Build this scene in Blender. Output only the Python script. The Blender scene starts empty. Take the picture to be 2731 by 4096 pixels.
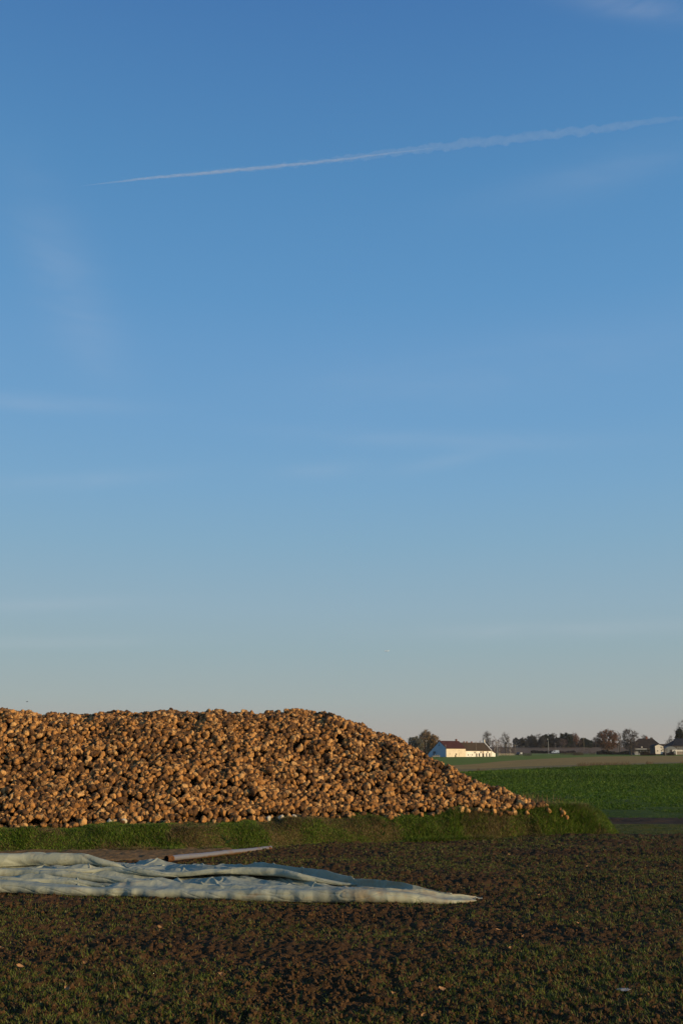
import bpy, math, random
import numpy as np
from mathutils import Vector, Matrix
random.seed(7); RNG = np.random.default_rng(11)
SC = bpy.context.scene
COL = SC.collection
R = math.radians

# ------------------------------------------------------------------ camera maths (full photo pixels 2731 x 4096)
FPX, CX, CY, HOR = 3982.0, 1365.5, 2048.0, 3020.0
PITCH = math.atan((HOR - CY) / FPX); SP, CP = math.sin(PITCH), math.cos(PITCH)
EYE = 1.6
def ray(px, py):
    dy = CY - py
    return np.array([px - CX, FPX * CP - SP * dy, FPX * SP + CP * dy])
def onplane(px, py, z):
    r = ray(px, py); t = (z - EYE) / r[2]
    return np.array([r[0] * t, r[1] * t, z])
def atY(px, py, Y):
    r = ray(px, py); t = Y / r[1]
    return np.array([r[0] * t, Y, EYE + r[2] * t])
def slope(py):
    dy = CY - np.asarray(py, float)
    return (FPX * SP + CP * dy) / (FPX * CP - SP * dy)
def xfac(px, py):
    return (np.asarray(px, float) - CX) / (FPX * CP - SP * (CY - np.asarray(py, float)))
def m_px(Y): return Y / 4105.0           # metres per photo pixel near the horizon

# ------------------------------------------------------------------ noise
def _hash(i, j, k, seed):
    h = (i.astype(np.int64) * 374761393 + j.astype(np.int64) * 668265263 + k.astype(np.int64) * 2147483647 + seed * 1274126177) & 0xFFFFFFFF
    h = ((h ^ (h >> 13)) * 1274126177) & 0xFFFFFFFF
    h = ((h ^ (h >> 16)) * 2246822519) & 0xFFFFFFFF
    return ((h ^ (h >> 15)) & 0xFFFF) / 32767.5 - 1.0
def noise(x, y, z=0.0, seed=0):
    x, y = np.broadcast_arrays(np.asarray(x, float), np.asarray(y, float)); z = np.broadcast_to(np.asarray(z, float), x.shape)
    xi, yi, zi = np.floor(x), np.floor(y), np.floor(z)
    fx, fy, fz = x - xi, y - yi, z - zi
    fx, fy, fz = [f * f * f * (f * (f * 6 - 15) + 10) for f in (fx, fy, fz)]
    o = 0
    for a in (0, 1):
        for b in (0, 1):
            for c in (0, 1):
                w = (fx if a else 1 - fx) * (fy if b else 1 - fy) * (fz if c else 1 - fz)
                o = o + w * _hash(xi + a, yi + b, zi + c, seed)
    return o
def noise2(x, y, seed=0):
    x, y = np.broadcast_arrays(np.asarray(x, float), np.asarray(y, float))
    xi, yi = np.floor(x), np.floor(y); fx, fy = x - xi, y - yi
    fx, fy = [f * f * f * (f * (f * 6 - 15) + 10) for f in (fx, fy)]
    z = np.zeros_like(xi); o = 0
    for a in (0, 1):
        for b in (0, 1):
            o = o + (fx if a else 1 - fx) * (fy if b else 1 - fy) * _hash(xi + a, yi + b, z, seed)
    return o
def fbm(x, y, octv=4, seed=0, gain=0.5):
    o, a = 0, 1.0
    for k in range(octv):
        o = o + a * noise2(x * 2 ** k + 17.3 * k, y * 2 ** k - 9.1 * k, seed + k); a *= gain
    return o
def sstep(a, b, x):
    t = np.clip((x - a) / (b - a), 0, 1); return t * t * (3 - 2 * t)

# ------------------------------------------------------------------ meshes
def make_mesh(name, V, quads=None, tris=None, smooth=False):
    V = np.asarray(V, np.float32).reshape(-1, 3)
    q = np.zeros((0, 4), np.int32) if quads is None or len(quads) == 0 else np.asarray(quads, np.int32)
    t = np.zeros((0, 3), np.int32) if tris is None or len(tris) == 0 else np.asarray(tris, np.int32)
    me = bpy.data.meshes.new(name)
    me.vertices.add(len(V)); me.vertices.foreach_set("co", V.ravel())
    loops = np.concatenate([q.ravel(), t.ravel()])
    me.loops.add(len(loops)); me.loops.foreach_set("vertex_index", loops)
    n = len(q) + len(t); me.polygons.add(n)
    starts = np.concatenate([np.arange(len(q)) * 4, len(q) * 4 + np.arange(len(t)) * 3]).astype(np.int32)
    me.polygons.foreach_set("loop_start", starts)
    me.polygons.foreach_set("loop_total", np.concatenate([np.full(len(q), 4), np.full(len(t), 3)]).astype(np.int32))
    me.update(calc_edges=True); me.validate()
    me.polygons.foreach_set("use_smooth", np.full(len(me.polygons), bool(smooth)))
    return me
def link(name, me, mat=None, parent=None):
    o = bpy.data.objects.new(name, me); COL.objects.link(o)
    if mat is not None:
        me.materials.clear(); me.materials.append(mat)
    if parent is not None: o.parent = parent
    return o
def tint(me, rgb):
    a = me.color_attributes.new("tint", 'FLOAT_COLOR', 'POINT')
    c = np.ones((len(me.vertices), 4), np.float32); c[:, :3] = rgb
    a.data.foreach_set("color", c.ravel())
def tag(o, label=None, cat=None, group=None, kind=None):
    if label: o['label'] = label
    if cat: o['category'] = cat
    if group: o['group'] = group
    if kind: o['kind'] = kind
    return o
def empty(name, loc, rz=0.0):
    o = bpy.data.objects.new(name, None); COL.objects.link(o)
    o.location = loc; o.rotation_euler = (0, 0, rz); o.empty_display_size = 0.3
    return o
def grid_quads(nr, nc):
    i = np.arange(nr - 1)[:, None] * nc + np.arange(nc - 1)[None, :]
    return np.stack([i, i + 1, i + 1 + nc, i + nc], -1).reshape(-1, 4)

class MB:
    """collects shapes into one mesh"""
    def __init__(s): s.v, s.q, s.t, s.n = [], [], [], 0
    def add(s, V, q=(), t=()):
        V = np.asarray(V, float).reshape(-1, 3)
        if len(q): s.q.append(np.asarray(q, int) + s.n)
        if len(t): s.t.append(np.asarray(t, int) + s.n)
        s.v.append(V); s.n += len(V); return s
    def box(s, x0, x1, y0, y1, z0, z1, bev=0.0):
        V = np.array([[x, y, z] for z in (z0, z1) for y in (y0, y1) for x in (x0, x1)])
        return s.add(V, [[0, 2, 3, 1], [4, 5, 7, 6], [0, 1, 5, 4], [2, 6, 7, 3], [0, 4, 6, 2], [1, 3, 7, 5]])
    def prism(s, prof, a0, a1, axis='x', chevron=False):
        """closed profile (u,v) extruded along axis: x -> (a,u,v); y -> (u,a,v)"""
        n = len(prof); V = []
        for a in (a0, a1):
            for u, w in prof: V.append((a, u, w) if axis == 'x' else (u, a, w))
        q = [[i, (i + 1) % n, n + (i + 1) % n, n + i] for i in range(n)]
        V = np.array(V); c0 = V[:n].mean(0); c1 = V[n:].mean(0)
        V = np.vstack([V, c0, c1])
        if chevron:
            h = n // 2
            for i in range(h - 1): q += [[i, i + 1, n - 2 - i, n - 1 - i], [n + i, 2 * n - 1 - i, 2 * n - 2 - i, n + i + 1]]
            return s.add(V[:2 * n], q)
        t = [[i, 2 * n, (i + 1) % n] for i in range(n)] + [[n + i, n + (i + 1) % n, 2 * n + 1] for i in range(n)]
        return s.add(V, q, t)
    def tube(s, P, rad, sides=6, cap=True):
        P = np.asarray(P, float); n = len(P); rad = np.broadcast_to(np.asarray(rad, float), (n,))
        T = np.gradient(P, axis=0); T /= np.linalg.norm(T, axis=1)[:, None] + 1e-9
        ref = np.array([0, 0, 1.0]) if abs(T[0, 2]) < 0.9 else np.array([1.0, 0, 0])
        V = []
        for i in range(n):
            a = np.cross(T[i], ref); a /= np.linalg.norm(a) + 1e-9; b = np.cross(T[i], a)
            ang = np.arange(sides) * 2 * math.pi / sides
            V.append(P[i] + rad[i] * (np.cos(ang)[:, None] * a + np.sin(ang)[:, None] * b))
        V = np.vstack(V)
        q = [[i * sides + k, i * sides + (k + 1) % sides, (i + 1) * sides + (k + 1) % sides, (i + 1) * sides + k] for i in range(n - 1) for k in range(sides)]
        t = []
        if cap:
            V = np.vstack([V, P[0], P[-1]]); c0, c1 = n * sides, n * sides + 1
            t = [[c0, (k + 1) % sides, k] for k in range(sides)] + [[c1, (n - 1) * sides + k, (n - 1) * sides + (k + 1) % sides] for k in range(sides)]
        return s.add(V, q, t)
    def build(s, name, mat, parent=None, smooth=False):
        V = np.vstack(s.v)
        me = make_mesh(name, V, np.vstack(s.q) if s.q else None, np.vstack(s.t) if s.t else None, smooth)
        return link(name, me, mat, parent)

# ------------------------------------------------------------------ materials
class NT:
    def __init__(s, mat): s.t = mat.node_tree; s.n = s.t.nodes; s.l = s.t.links
    def new(s, typ, ins=None, **kw):
        n = s.n.new(typ)
        for k, v in kw.items(): setattr(n, k, v)
        for k, v in (ins or {}).items():
            if hasattr(v, 'is_linked') or hasattr(v, 'links'): s.l.new(v, n.inputs[k])
            else: n.inputs[k].default_value = v
        return n
    def noise(s, vec, scale, detail=4, rough=0.55, dist=0.0):
        n = s.new('ShaderNodeTexNoise', {'Scale': scale, 'Detail': detail, 'Roughness': rough, 'Distortion': dist})
        s.l.new(vec, n.inputs['Vector']); return n.outputs['Fac']
    def ramp(s, fac, stops, interp='LINEAR'):
        n = s.new('ShaderNodeValToRGB'); cr = n.color_ramp; cr.interpolation = interp
        while len(cr.elements) < len(stops): cr.elements.new(0.5)
        for e, (p, c) in zip(cr.elements, stops):
            e.position = p; e.color = (*c, 1) if isinstance(c, tuple) else (c, c, c, 1)
        s.l.new(fac, n.inputs[0]); return n.outputs[0]
    def mix(s, fac, a, b, mode='MIX'):
        n = s.new('ShaderNodeMix', data_type='RGBA', blend_type=mode)
        for sock, v in ((n.inputs[0], fac), (n.inputs[6], a), (n.inputs[7], b)):
            if hasattr(v, 'links'): s.l.new(v, sock)
            elif isinstance(v, (int, float)): sock.default_value = v if sock.type == 'VALUE' else (v, v, v, 1)
            else: sock.default_value = (*v, 1)
        return n.outputs[2]
    def math(s, op, a, b=0.0, c=None, clamp=False):
        n = s.new('ShaderNodeMath', operation=op, use_clamp=clamp)
        for i, v in enumerate((a, b) if c is None else (a, b, c)):
            if hasattr(v, 'links'): s.l.new(v, n.inputs[i])
            else: n.inputs[i].default_value = v
        return n.outputs[0]
    def pos(s): return s.new('ShaderNodeNewGeometry').outputs['Position']
    def map(s, vec, scale=(1, 1, 1), rot=(0, 0, 0)):
        n = s.new('ShaderNodeMapping'); s.l.new(vec, n.inputs[0]); n.inputs['Scale'].default_value = scale; n.inputs['Rotation'].default_value = rot
        return n.outputs[0]
def mat(name, fn=None, col=(.5, .5, .5), rough=.8, spec=.3):
    m = bpy.data.materials.new(name); m.use_nodes = True
    b = m.node_tree.nodes['Principled BSDF']
    b.inputs['Base Color'].default_value = (*col, 1); b.inputs['Roughness'].default_value = rough
    b.inputs['Specular IOR Level'].default_value = spec
    t = NT(m); t.b = b
    if fn: fn(t)
    return m
def setcol(t, c): t.l.new(c, t.b.inputs['Base Color'])
def bump(t, h, strength=.4, dist=.02):
    n = t.new('ShaderNodeBump', {'Strength': strength, 'Distance': dist}); t.l.new(h, n.inputs['Height']); t.l.new(n.outputs[0], t.b.inputs['Normal'])
def two_tone(name, a, b, scale, rough=.85, spec=.2, bmp=0.0, lo=.35, hi=.65, det=5, bdist=.02):
    def f(t):
        p = t.pos(); n = t.noise(p, scale, det, .6)
        setcol(t, t.ramp(n, [(lo, a), (hi, b)]))
        if bmp: bump(t, t.noise(p, scale * 3, 4), bmp, bdist)
    return mat(name, f, rough=rough, spec=spec)
def tinted(name, rough=.7, spec=.2, trans=0.0, vary=.25, scale=3.0):
    def f(t):
        a = t.new('ShaderNodeVertexColor', layer_name='tint').outputs['Color']
        n = t.noise(t.pos(), scale, 2)
        c = t.mix(1.0, a, t.ramp(n, [(.3, 1 - vary), (.7, 1 + vary)]), 'MULTIPLY')
        setcol(t, c)
        if trans:
            tr = t.new('ShaderNodeBsdfTranslucent'); t.l.new(c, tr.inputs[0])
            mx = t.new('ShaderNodeMixShader', {0: trans}); t.l.new(t.b.outputs[0], mx.inputs[1]); t.l.new(tr.outputs[0], mx.inputs[2])
            t.l.new(mx.outputs[0], t.n['Material Output'].inputs['Surface'])
    return mat(name, f, rough=rough, spec=spec)

M = {}
def _soil(t):
    p = t.pos(); n1 = t.noise(p, 9, 6, .65); n2 = t.noise(p, 1.1, 3); n3 = t.noise(p, 60, 4, .6)
    c = t.ramp(n1, [(.3, (.034, .019, .008)), (.55, (.064, .036, .015)), (.75, (.10, .056, .024))])
    c = t.mix(t.ramp(n2, [(.4, 0.0), (.7, 0.6)]), c, (.105, .050, .022))
    c = t.mix(t.ramp(n3, [(.62, 0.0), (.72, .7)]), c, (.16, .10, .06))
    setcol(t, c); bump(t, t.math('ADD', t.noise(p, 28, 5, .65), n3), .8, .02)
M['soil'] = mat('soil', _soil, rough=.95, spec=.1)
M['clod'] = two_tone('soil clod', (.055, .029, .012), (.12, .066, .029), 20, .95, .1, .8)
M['track'] = two_tone('trodden earth', (.135, .080, .034), (.20, .122, .056), 6, .95, .1, .6)
M['bank'] = two_tone('bank earth', (.045, .05, .010), (.085, .058, .022), 4, .95, .1, .5)
M['stripe'] = two_tone('bare strip', (.030, .020, .012), (.06, .038, .022), 2.5, .95, .1, .8, bdist=.05)
M['crop'] = two_tone('crop field', (.030, .05, .001), (.055, .08, .003), 1.5, .9, .1, 1.0, bdist=.1)
M['dim_grass'] = two_tone('thin grass', (.06, .062, .002), (.085, .068, .006), 2.0, .9, .1, .8, bdist=.05)
M['dry_margin'] = two_tone('dry margin', (.14, .12, .04), (.21, .145, .06), .25, .95, .1, .6, bdist=.2)
M['brown_field'] = two_tone('brown field', (.235, .145, .038), (.30, .19, .055), .12, .95, .1, .6, bdist=.2)
M['meadow'] = two_tone('meadow', (.085, .13, .003), (.145, .165, .010), .08, .9, .1, .5, bdist=.2)
M['plough'] = two_tone('ploughed hill', (.115, .068, .036), (.15, .092, .05), .05, .95, .1, .5, bdist=.3)
M['ground'] = two_tone('ground', (.06, .05, .025), (.05, .07, .02), .02, .95, .1)
M['road'] = two_tone('road', (.30, .29, .27), (.4, .39, .36), .5, .9, .2)
M['grass'] = tinted('grass blades', .6, .25, .25)
M['weed'] = tinted('weeds', .8, .1, .15)
M['leafage'] = tinted('leafage', .7, .15, .2)
M['bark'] = two_tone('bark', (.05, .042, .035), (.11, .095, .08), 1.5, .9, .1)
M['birch'] = two_tone('pale bark', (.22, .19, .16), (.4, .36, .32), 1.5, .9, .1)

def _beet(t):
    g = t.new('ShaderNodeNewGeometry'); p = g.outputs['Position']
    oi = t.new('ShaderNodeObjectInfo').outputs['Random']
    rnd = t.math('FRACT', t.math('ADD', t.math('MULTIPLY', g.outputs['Random Per Island'], 7.31), oi))
    skin = t.ramp(rnd, [(0, (.29, .130, .036)), (.35, (.41, .195, .058)), (.8, (.51, .264, .086)), (1, (.61, .36, .14))])
    n1 = t.noise(p, 11, 5, .65, .4); n2 = t.noise(p, 42, 4, .65)
    amt = t.math('MULTIPLY_ADD', t.math('FRACT', t.math('MULTIPLY', rnd, 5.77)), .30, -.12)
    d = t.math('ADD', t.math('ADD', n1, amt), t.math('MULTIPLY_ADD', n2, .5, -.25))
    dirt = t.ramp(d, [(.45, 0.0), (.58, .95)])
    soil = t.mix(n2, (.035, .017, .007), (.13, .062, .023))
    setcol(t, t.mix(dirt, skin, soil))
    bump(t, t.math('ADD', n1, t.math('MULTIPLY', n2, .6)), .9, .03)
M['beet'] = mat('beet skin', _beet, rough=.75, spec=.2)
M['beet_core'] = two_tone('beet dirt', (.03, .018, .01), (.06, .034, .018), 12, .95, .1, .8)
M['beet_cut'] = two_tone('beet flesh', (.40, .33, .22), (.55, .48, .35), 15, .6, .3)
def _tarp(t):
    p = t.pos(); n1 = t.noise(p, 3.0, 5, .6); n2 = t.noise(p, 90, 3); n3 = t.noise(t.map(p, (1.2, 1.2, 3)), 1.5, 6, .62, .3)
    c = t.ramp(n1, [(.3, (.24, .252, .185)), (.7, (.33, .343, .268))])
    c = t.mix(t.ramp(n3, [(.60, 0.0), (.74, .75)]), c, (.30, .19, .10))
    c = t.mix(t.ramp(t.noise(p, 7, 5, .7), [(.56, 0.0), (.8, .6)]), c, (.15, .13, .09))
    # rust-brown mud on the hem towards the narrow tip
    sx = t.new('ShaderNodeSeparateXYZ'); t.l.new(p, sx.inputs[0])
    tip = t.math('MULTIPLY', t.ramp(t.math('MULTIPLY_ADD', sx.outputs[0], .25, .5), [(.42, 0.0), (.52, 1.0)]), t.ramp(t.noise(p, 5, 5, .65), [(.45, 0.0), (.6, .5)]))
    c = t.mix(tip, c, (.29, .185, .085))
    setcol(t, c)
    wp = t.new('ShaderNodeVectorMath', operation='ADD'); nv = t.new('ShaderNodeTexNoise', {'Scale': 3.0, 'Detail': 3.0}); t.l.new(p, nv.inputs['Vector']); sc_ = t.new('ShaderNodeVectorMath', operation='SCALE'); t.l.new(nv.outputs['Color'], sc_.inputs[0]); sc_.inputs['Scale'].default_value = .35
    t.l.new(p, wp.inputs[0]); t.l.new(sc_.outputs[0], wp.inputs[1])
    def vor(scale, rot, st):
        v = t.new('ShaderNodeTexVoronoi', {'Scale': scale}, feature='F1'); t.l.new(t.map(wp.outputs[0], st, (0, 0, rot)), v.inputs['Vector']); return v.outputs['Distance']
    hh_ = t.math('ADD', t.math('MULTIPLY', vor(3.2, .3, (.7, 1.6, 1)), .10), t.math('ADD', t.math('MULTIPLY', vor(8.0, -.5, (.6, 1.5, 1)), .035), t.math('MULTIPLY', n2, .003)))
    bump(t, hh_, .27, 1.0)
M['tarp'] = mat('fleece tarp', _tarp, rough=.8, spec=.25)
def _pipe(t):
    p = t.pos(); n = t.noise(p, 5, 5, .65)
    setcol(t, t.mix(t.ramp(n, [(.50, 0.0), (.62, .85)]), (.14, .14, .155), (.15, .09, .045)))
    sx = t.new('ShaderNodeSeparateXYZ'); t.l.new(p, sx.inputs[0]); lowm = t.ramp(t.math('ADD', t.math('MULTIPLY', sx.outputs[2], 8.0), t.math('MULTIPLY_ADD', n, .5, -.25)), [(.10, 1.0), (.26, 0.0)])
    prev = t.b.inputs['Base Color'].links[0].from_socket; setcol(t, t.mix(lowm, prev, (.10, .058, .028)))
M['pipe'] = mat('grey pipe', _pipe, rough=.35, spec=.5)
M['rust'] = two_tone('rusty mud', (.07, .03, .012), (.17, .08, .035), 25, .95, .1, .7)
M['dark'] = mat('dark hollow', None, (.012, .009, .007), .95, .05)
M['leaf'] = two_tone('dry leaf', (.24, .125, .055), (.36, .21, .10), 30, .7, .2, .4)
M['whitebit'] = two_tone('white scrap', (.14, .135, .13), (.26, .25, .24), 40, .5, .4)
M['barn_wall'] = two_tone('old limewash', (.56, .47, .34), (.66, .575, .44), .5, .9, .1, lo=.3, hi=.6)
M['blue_wall'] = two_tone('blue lime paint', (.31, .40, .49), (.35, .44, .525), .5, .9, .1)
M['shaded_white_wall'] = two_tone('white render in shade', (.24, .25, .26), (.32, .33, .34), .5, .9, .1)  # white farmhouse wall with its shade mixed into the base colour
M['white_wall'] = two_tone('white wash', (.70, .66, .58), (.78, .75, .68), .4, .9, .1)
M['cream_wall'] = two_tone('cream render', (.66, .60, .50), (.74, .68, .58), .4, .9, .1)
def _tiles(a, b):
    def f(t):
        p = t.pos(); w = t.new('ShaderNodeTexWave', {'Scale': 1.3, 'Distortion': .5, 'Detail': 1.0}, bands_direction='Z'); t.l.new(p, w.inputs[0])
        n = t.noise(p, .9, 5, .65)
        setcol(t, t.mix(t.math('MULTIPLY', w.outputs['Fac'], .35), t.ramp(n, [(.3, a), (.7, b)]), tuple(x * .6 for x in a)))
    return f
M['red_roof'] = mat('red tiles', _tiles((.042, .015, .014), (.075, .025, .022)), rough=.85, spec=.15)
M['brown_roof'] = mat('brown tiles', _tiles((.045, .033, .021), (.08, .057, .036)), rough=.9, spec=.1)
M['dark_roof'] = mat('dark tiles', _tiles((.022, .018, .017), (.045, .035, .032)), rough=.9, spec=.1)
M['slate'] = mat('slate', _tiles((.014, .016, .022), (.03, .032, .04)), rough=.9, spec=.1)
M['glass'] = mat('window glass', None, (.035, .035, .035), .2, .5)
M['shutter'] = mat('weathered timber', None, (.24, .17, .11), .8, .2)
M['door'] = mat('blue grey door', None, (.06, .085, .11), .7, .3)
M['brick'] = two_tone('brick', (.15, .06, .045), (.22, .10, .07), 1.2, .9, .1)
M['wood'] = two_tone('grey timber', (.20, .17, .13), (.34, .29, .23), 2, .9, .1)
M['metal'] = mat('galvanised steel', None, (.36, .36, .35), .5, .4)
M['van'] = mat('white van paint', None, (.78, .78, .77), .35, .5)
M['carpaint'] = mat('dark car paint', None, (.025, .028, .035), .3, .5)
M['tyre'] = mat('tyre', None, (.02, .02, .02), .9, .1)
M['redsign'] = mat('sign red', None, (.55, .05, .04), .5, .3)
M['bluesign'] = mat('sign blue', None, (.10, .16, .38), .5, .3)
M['signwhite'] = mat('sign white', None, (.75, .75, .74), .5, .3)
M['dark_wall'] = two_tone('dark boarding and shade', (.05, .045, .042), (.08, .07, .065), 1, .9, .1)  # real dark boards, and painted shade on the farmhouse and cottage walls
M['poly'] = two_tone('grey sheeting', (.13, .14, .145), (.19, .20, .20), .5, .7, .2)
M['aircraft'] = mat('aircraft paint', None, (.8, .8, .8), .4, .4)
M['bird'] = mat('feathers', None, (.03, .028, .026), .9, .1)

# ------------------------------------------------------------------ terrain profile
ZT = np.array([(-60, 0), (21.2, 0), (23.5, -.3), (130, -.3), (240, -.32), (330, .0), (450, .83), (560, 1.45), (640, 2.3), (760, 4.6), (900, 8.1), (960, 8.8), (1100, 8.2), (2500, 5), (7000, 3)])
def zprof(Y): return np.interp(Y, ZT[:, 0], ZT[:, 1])
_Yt = np.geomspace(23.6, 960, 6000); _st = (zprof(_Yt) - EYE) / _Yt; _st = np.maximum.accumulate(_st + np.arange(6000) * 1e-9)
def groundY(py): return np.interp(slope(py), _st, _Yt)
def gpt(px, py):
    Y = float(groundY(py)); return np.array([float(xfac(px, py)) * Y, Y, float(zprof(Y))])
def standing(px, Y, py=3012):
    return np.array([float(xfac(px, py)) * Y, Y, float(zprof(Y))])

# base sheet to the horizon
ys = np.concatenate([[-80, -30, 0, 10, 21, 23.5, 60, 100, 130], np.linspace(200, 960, 40), [1100, 1600, 2500, 4500, 7000]])
xs = np.linspace(-4500, 4500, 60)
X, Y = np.meshgrid(xs, ys)
g = link('ground', make_mesh('ground', np.stack([X, Y, zprof(Y) - .45 - .0016 * np.maximum(Y, 0)], -1), grid_quads(len(ys), len(xs)), smooth=True), M['ground'])
tag(g, kind='structure')

def strip(name, near, far, mt, n=40, amp=0.0, scale=1.0, seed=0, px=np.linspace(-2600, 5400, 260)):
    """ground sheet between two boundary lines given as photo rows along columns"""
    pn = np.interp(px, [a for a, b in near], [b for a, b in near]); pf = np.interp(px, [a for a, b in far], [b for a, b in far])
    Yn, Yf = groundY(pn), groundY(pf)
    t = np.linspace(0, 1, n)[:, None]
    YY = np.exp(np.log(Yn)[None] * (1 - t) + np.log(Yf)[None] * t)
    pp = pn[None] * (1 - t) + pf[None] * t
    XX = xfac(px[None], pp) * YY
    Z = zprof(YY)
    if amp: Z = Z + amp * fbm(XX / scale, YY / scale, 4, seed) * np.minimum(1, np.minimum(t, 1 - t) * 12)
    o = link(name, make_mesh(name, np.stack([XX, YY, Z], -1), grid_quads(n, len(px)), smooth=True), mt)
    return tag(o, kind='structure')
B_edge = [(-2600, 3343), (5400, 3343)]
B_st0 = [(-2600, 3297), (5400, 3295)]; B_st1 = [(-2600, 3272), (5400, 3270)]
B_crop = [(-2600, 3096), (1500, 3096), (1820, 3093), (2080, 3081), (2400, 3065), (2731, 3056), (3400, 3052), (5400, 3052)]
B_margin = [(-2600, 3068), (1700, 3066), (1820, 3078), (1950, 3074), (2080, 3066), (2400, 3056), (2731, 3048), (5400, 3046)]
B_brown = [(-2600, 3060), (1700, 3058), (1760, 3062), (1830, 3060), (1900, 3056), (2000, 3045), (2080, 3040), (2250, 3031), (2400, 3026), (2731, 3023.5), (5400, 3023)]
strip('thin_grass_strip', [(-2600, 3352), (5400, 3352)], B_st0, M['dim_grass'], 60, .03, .5, 3)
strip('bare_soil_strip', B_st0, B_st1, M['stripe'], 40, .04, .4, 5)
strip('crop_field', B_st1, B_crop, M['crop'], 120, .05, 2.0, 9)
strip('field_margin', B_crop, B_margin, M['dry_margin'], 30, .05, 3, 2)
strip('stubble_field', B_margin, B_brown, M['brown_field'], 60, .06, 6, 4)
B_mead = [(-2600, 3014), (5400, 3014)]
strip('meadow', B_brown, B_mead, M['meadow'], 60)
strip('ploughed_hill', B_mead, [(-2600, 2989), (5400, 2987.5)], M['plough'], 60)

# ------------------------------------------------------------------ foreground seeded field
YS = [2.2]
while YS[-1] < 23.4: YS.append(YS[-1] + max(.014, .0021 * YS[-1]) * (1.0 if YS[-1] > 5 else 2))
YS = np.array(YS); fx = np.linspace(-.56, .56, 880)
def soil_big(x, y):
    return .030 * fbm(x / 1.3, y / .8, 2, 21) + .018 * noise2(x / 4, y * 1.1, 33)
def soil_z(x, y):
    z = soil_big(x, y)
    wx = x + .03 * noise2(x * 9, y * 9, 51); wy = y + .03 * noise2(x * 9, y * 9, 52)
    b = 1 - np.abs(noise2(wx * 9, wy * 9, 61)); c = 1 - np.abs(noise2(wx * 19, wy * 19, 62))
    patch = sstep(-.6, .5, fbm(x / 1.6, y / 1.0, 2, 71))
    z = z + (.022 * (1 - b) * 1.5 + .024 * (1 - c) * 1.4) * (.8 + .2 * patch) + .014 * noise2(x * 38, y * 38, 64) + .010 * noise2(x * 23 + 3, y * 23, 65)
    return z
X = fx[None] * (YS[:, None] + 4.0); Y = np.repeat(YS[:, None], len(fx), 1)
drop = np.interp(Y, [21.2, 23.4], [0, -.42]) 
ridge = .05 * np.exp(-((Y - 21.0) / .35) ** 2)
tr_c = 17.4                                  # trodden track at the foot of the bank on the left
def track_mask(x, y):
    lo = np.interp(x, [-9, -6, -3, -1.9, -.9], [15.6, 16.0, 16.7, 17.5, 18.3]); 
    hi = np.interp(x, [-9, -6, -3, -1.6, -.6], [18.2, 18.4, 18.4, 18.5, 18.6])
    w = .25 * fbm(x * 1.5, y * 1.5, 3, 88) * .3
    return sstep(lo - .25, lo + .15, y + w) * (1 - sstep(hi + .2, hi + .5, y)) * (1 - sstep(-2.2, -1.3, x))
TMk = track_mask(X, Y)
Z = soil_z(X, Y) * (1 - .75 * TMk) + drop + ridge - .04
soil = link('soil_field', make_mesh('soil_field', np.stack([X, Y, Z], -1), grid_quads(len(YS), len(fx)), smooth=True), M['soil'])
tag(soil, kind='structure')
def soil_h(x, y): return soil_z(x, y) * (1 - .75 * track_mask(x, y)) - .04
# the dirt track is a thin sheet riding just above the field
xs = np.linspace(-9.5, -.35, 400); yy = np.linspace(15.2, 19.0, 200)
X, Y = np.meshgrid(xs, yy); K = track_mask(X, Y)
Zt = soil_h(X, Y) * .5 - .012 + .012 * fbm(X * 6, Y * 6, 3, 95) + .03 * K - .07 * (1 - K)
tag(link('dirt_track', make_mesh('dirt_track', np.stack([X, Y, Zt], -1), grid_quads(len(yy), len(xs)), smooth=True), M['track']), kind='structure')

# ------------------------------------------------------------------ grass bank under the heap
bf = [(-16., 15.6)] + [tuple(onplane(a, b, 0)[:2]) for a, b in ((-700, 3412), (0, 3403), (400, 3400), (800, 3394), (1250, 3376), (1700, 3362), (2100, 3350), (2300, 3346), (2440, 3343))]
bf += [(6.05, 22.1), (6.05, 23.2), (5.2, 24.0), (3.8, 25.2), (2.6, 28), (0, 34), (-16, 36)]
BP = np.array(bf)
def poly_sd(x, y):
    """inside distance to the bank outline (positive inside)"""
    x = np.asarray(x, float); y = np.asarray(y, float); d = np.full(x.shape, 1e9); ins = np.zeros(x.shape, bool)
    n = len(BP)
    for i in range(n):
        a, b = BP[i], BP[(i + 1) % n]; e = b - a; L = e @ e
        t = np.clip(((x - a[0]) * e[0] + (y - a[1]) * e[1]) / L, 0, 1)
        d = np.minimum(d, np.hypot(x - a[0] - t * e[0], y - a[1] - t * e[1]))
        c = ((a[1] > y) != (b[1] > y)) & (x < (b[0] - a[0]) * (y - a[1]) / (b[1] - a[1] + 1e-12) + a[0]); ins ^= c
    return np.where(ins, d, -d)
def bankH(x): return np.interp(x, [-7, -6.1, .66, 4.15, 7], [.29, .295, .40, .52, .50])
def bankW(x): return np.interp(x, [-7, 0, 1.5, 2.5, 4.1, 5.4, 7], [.50, .58, .52, .42, .40, .8, .9])
def bank_z(x, y):
    d = poly_sd(x, y) + .05 * fbm(x * 1.3, y * 1.3, 3, 41)
    s = np.clip(d / bankW(x), 0, 1); s = np.sin(s * math.pi / 2) ** 1.1
    h = bankH(x)
    base = np.interp(y, [21.2, 23.5], [0, -.3])
    z = base - .10 + (h - base + .10) * s
    return z + np.where(d > 0, 1, 0) * (.035 * fbm(x * 2.2, y * 2.2, 3, 43)) * np.clip(d * 3, 0, 1), d
xs = np.linspace(-12, 7.2, 480); yy = np.concatenate([np.linspace(16.2, 24.5, 260), np.linspace(24.6, 37, 50)])
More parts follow.
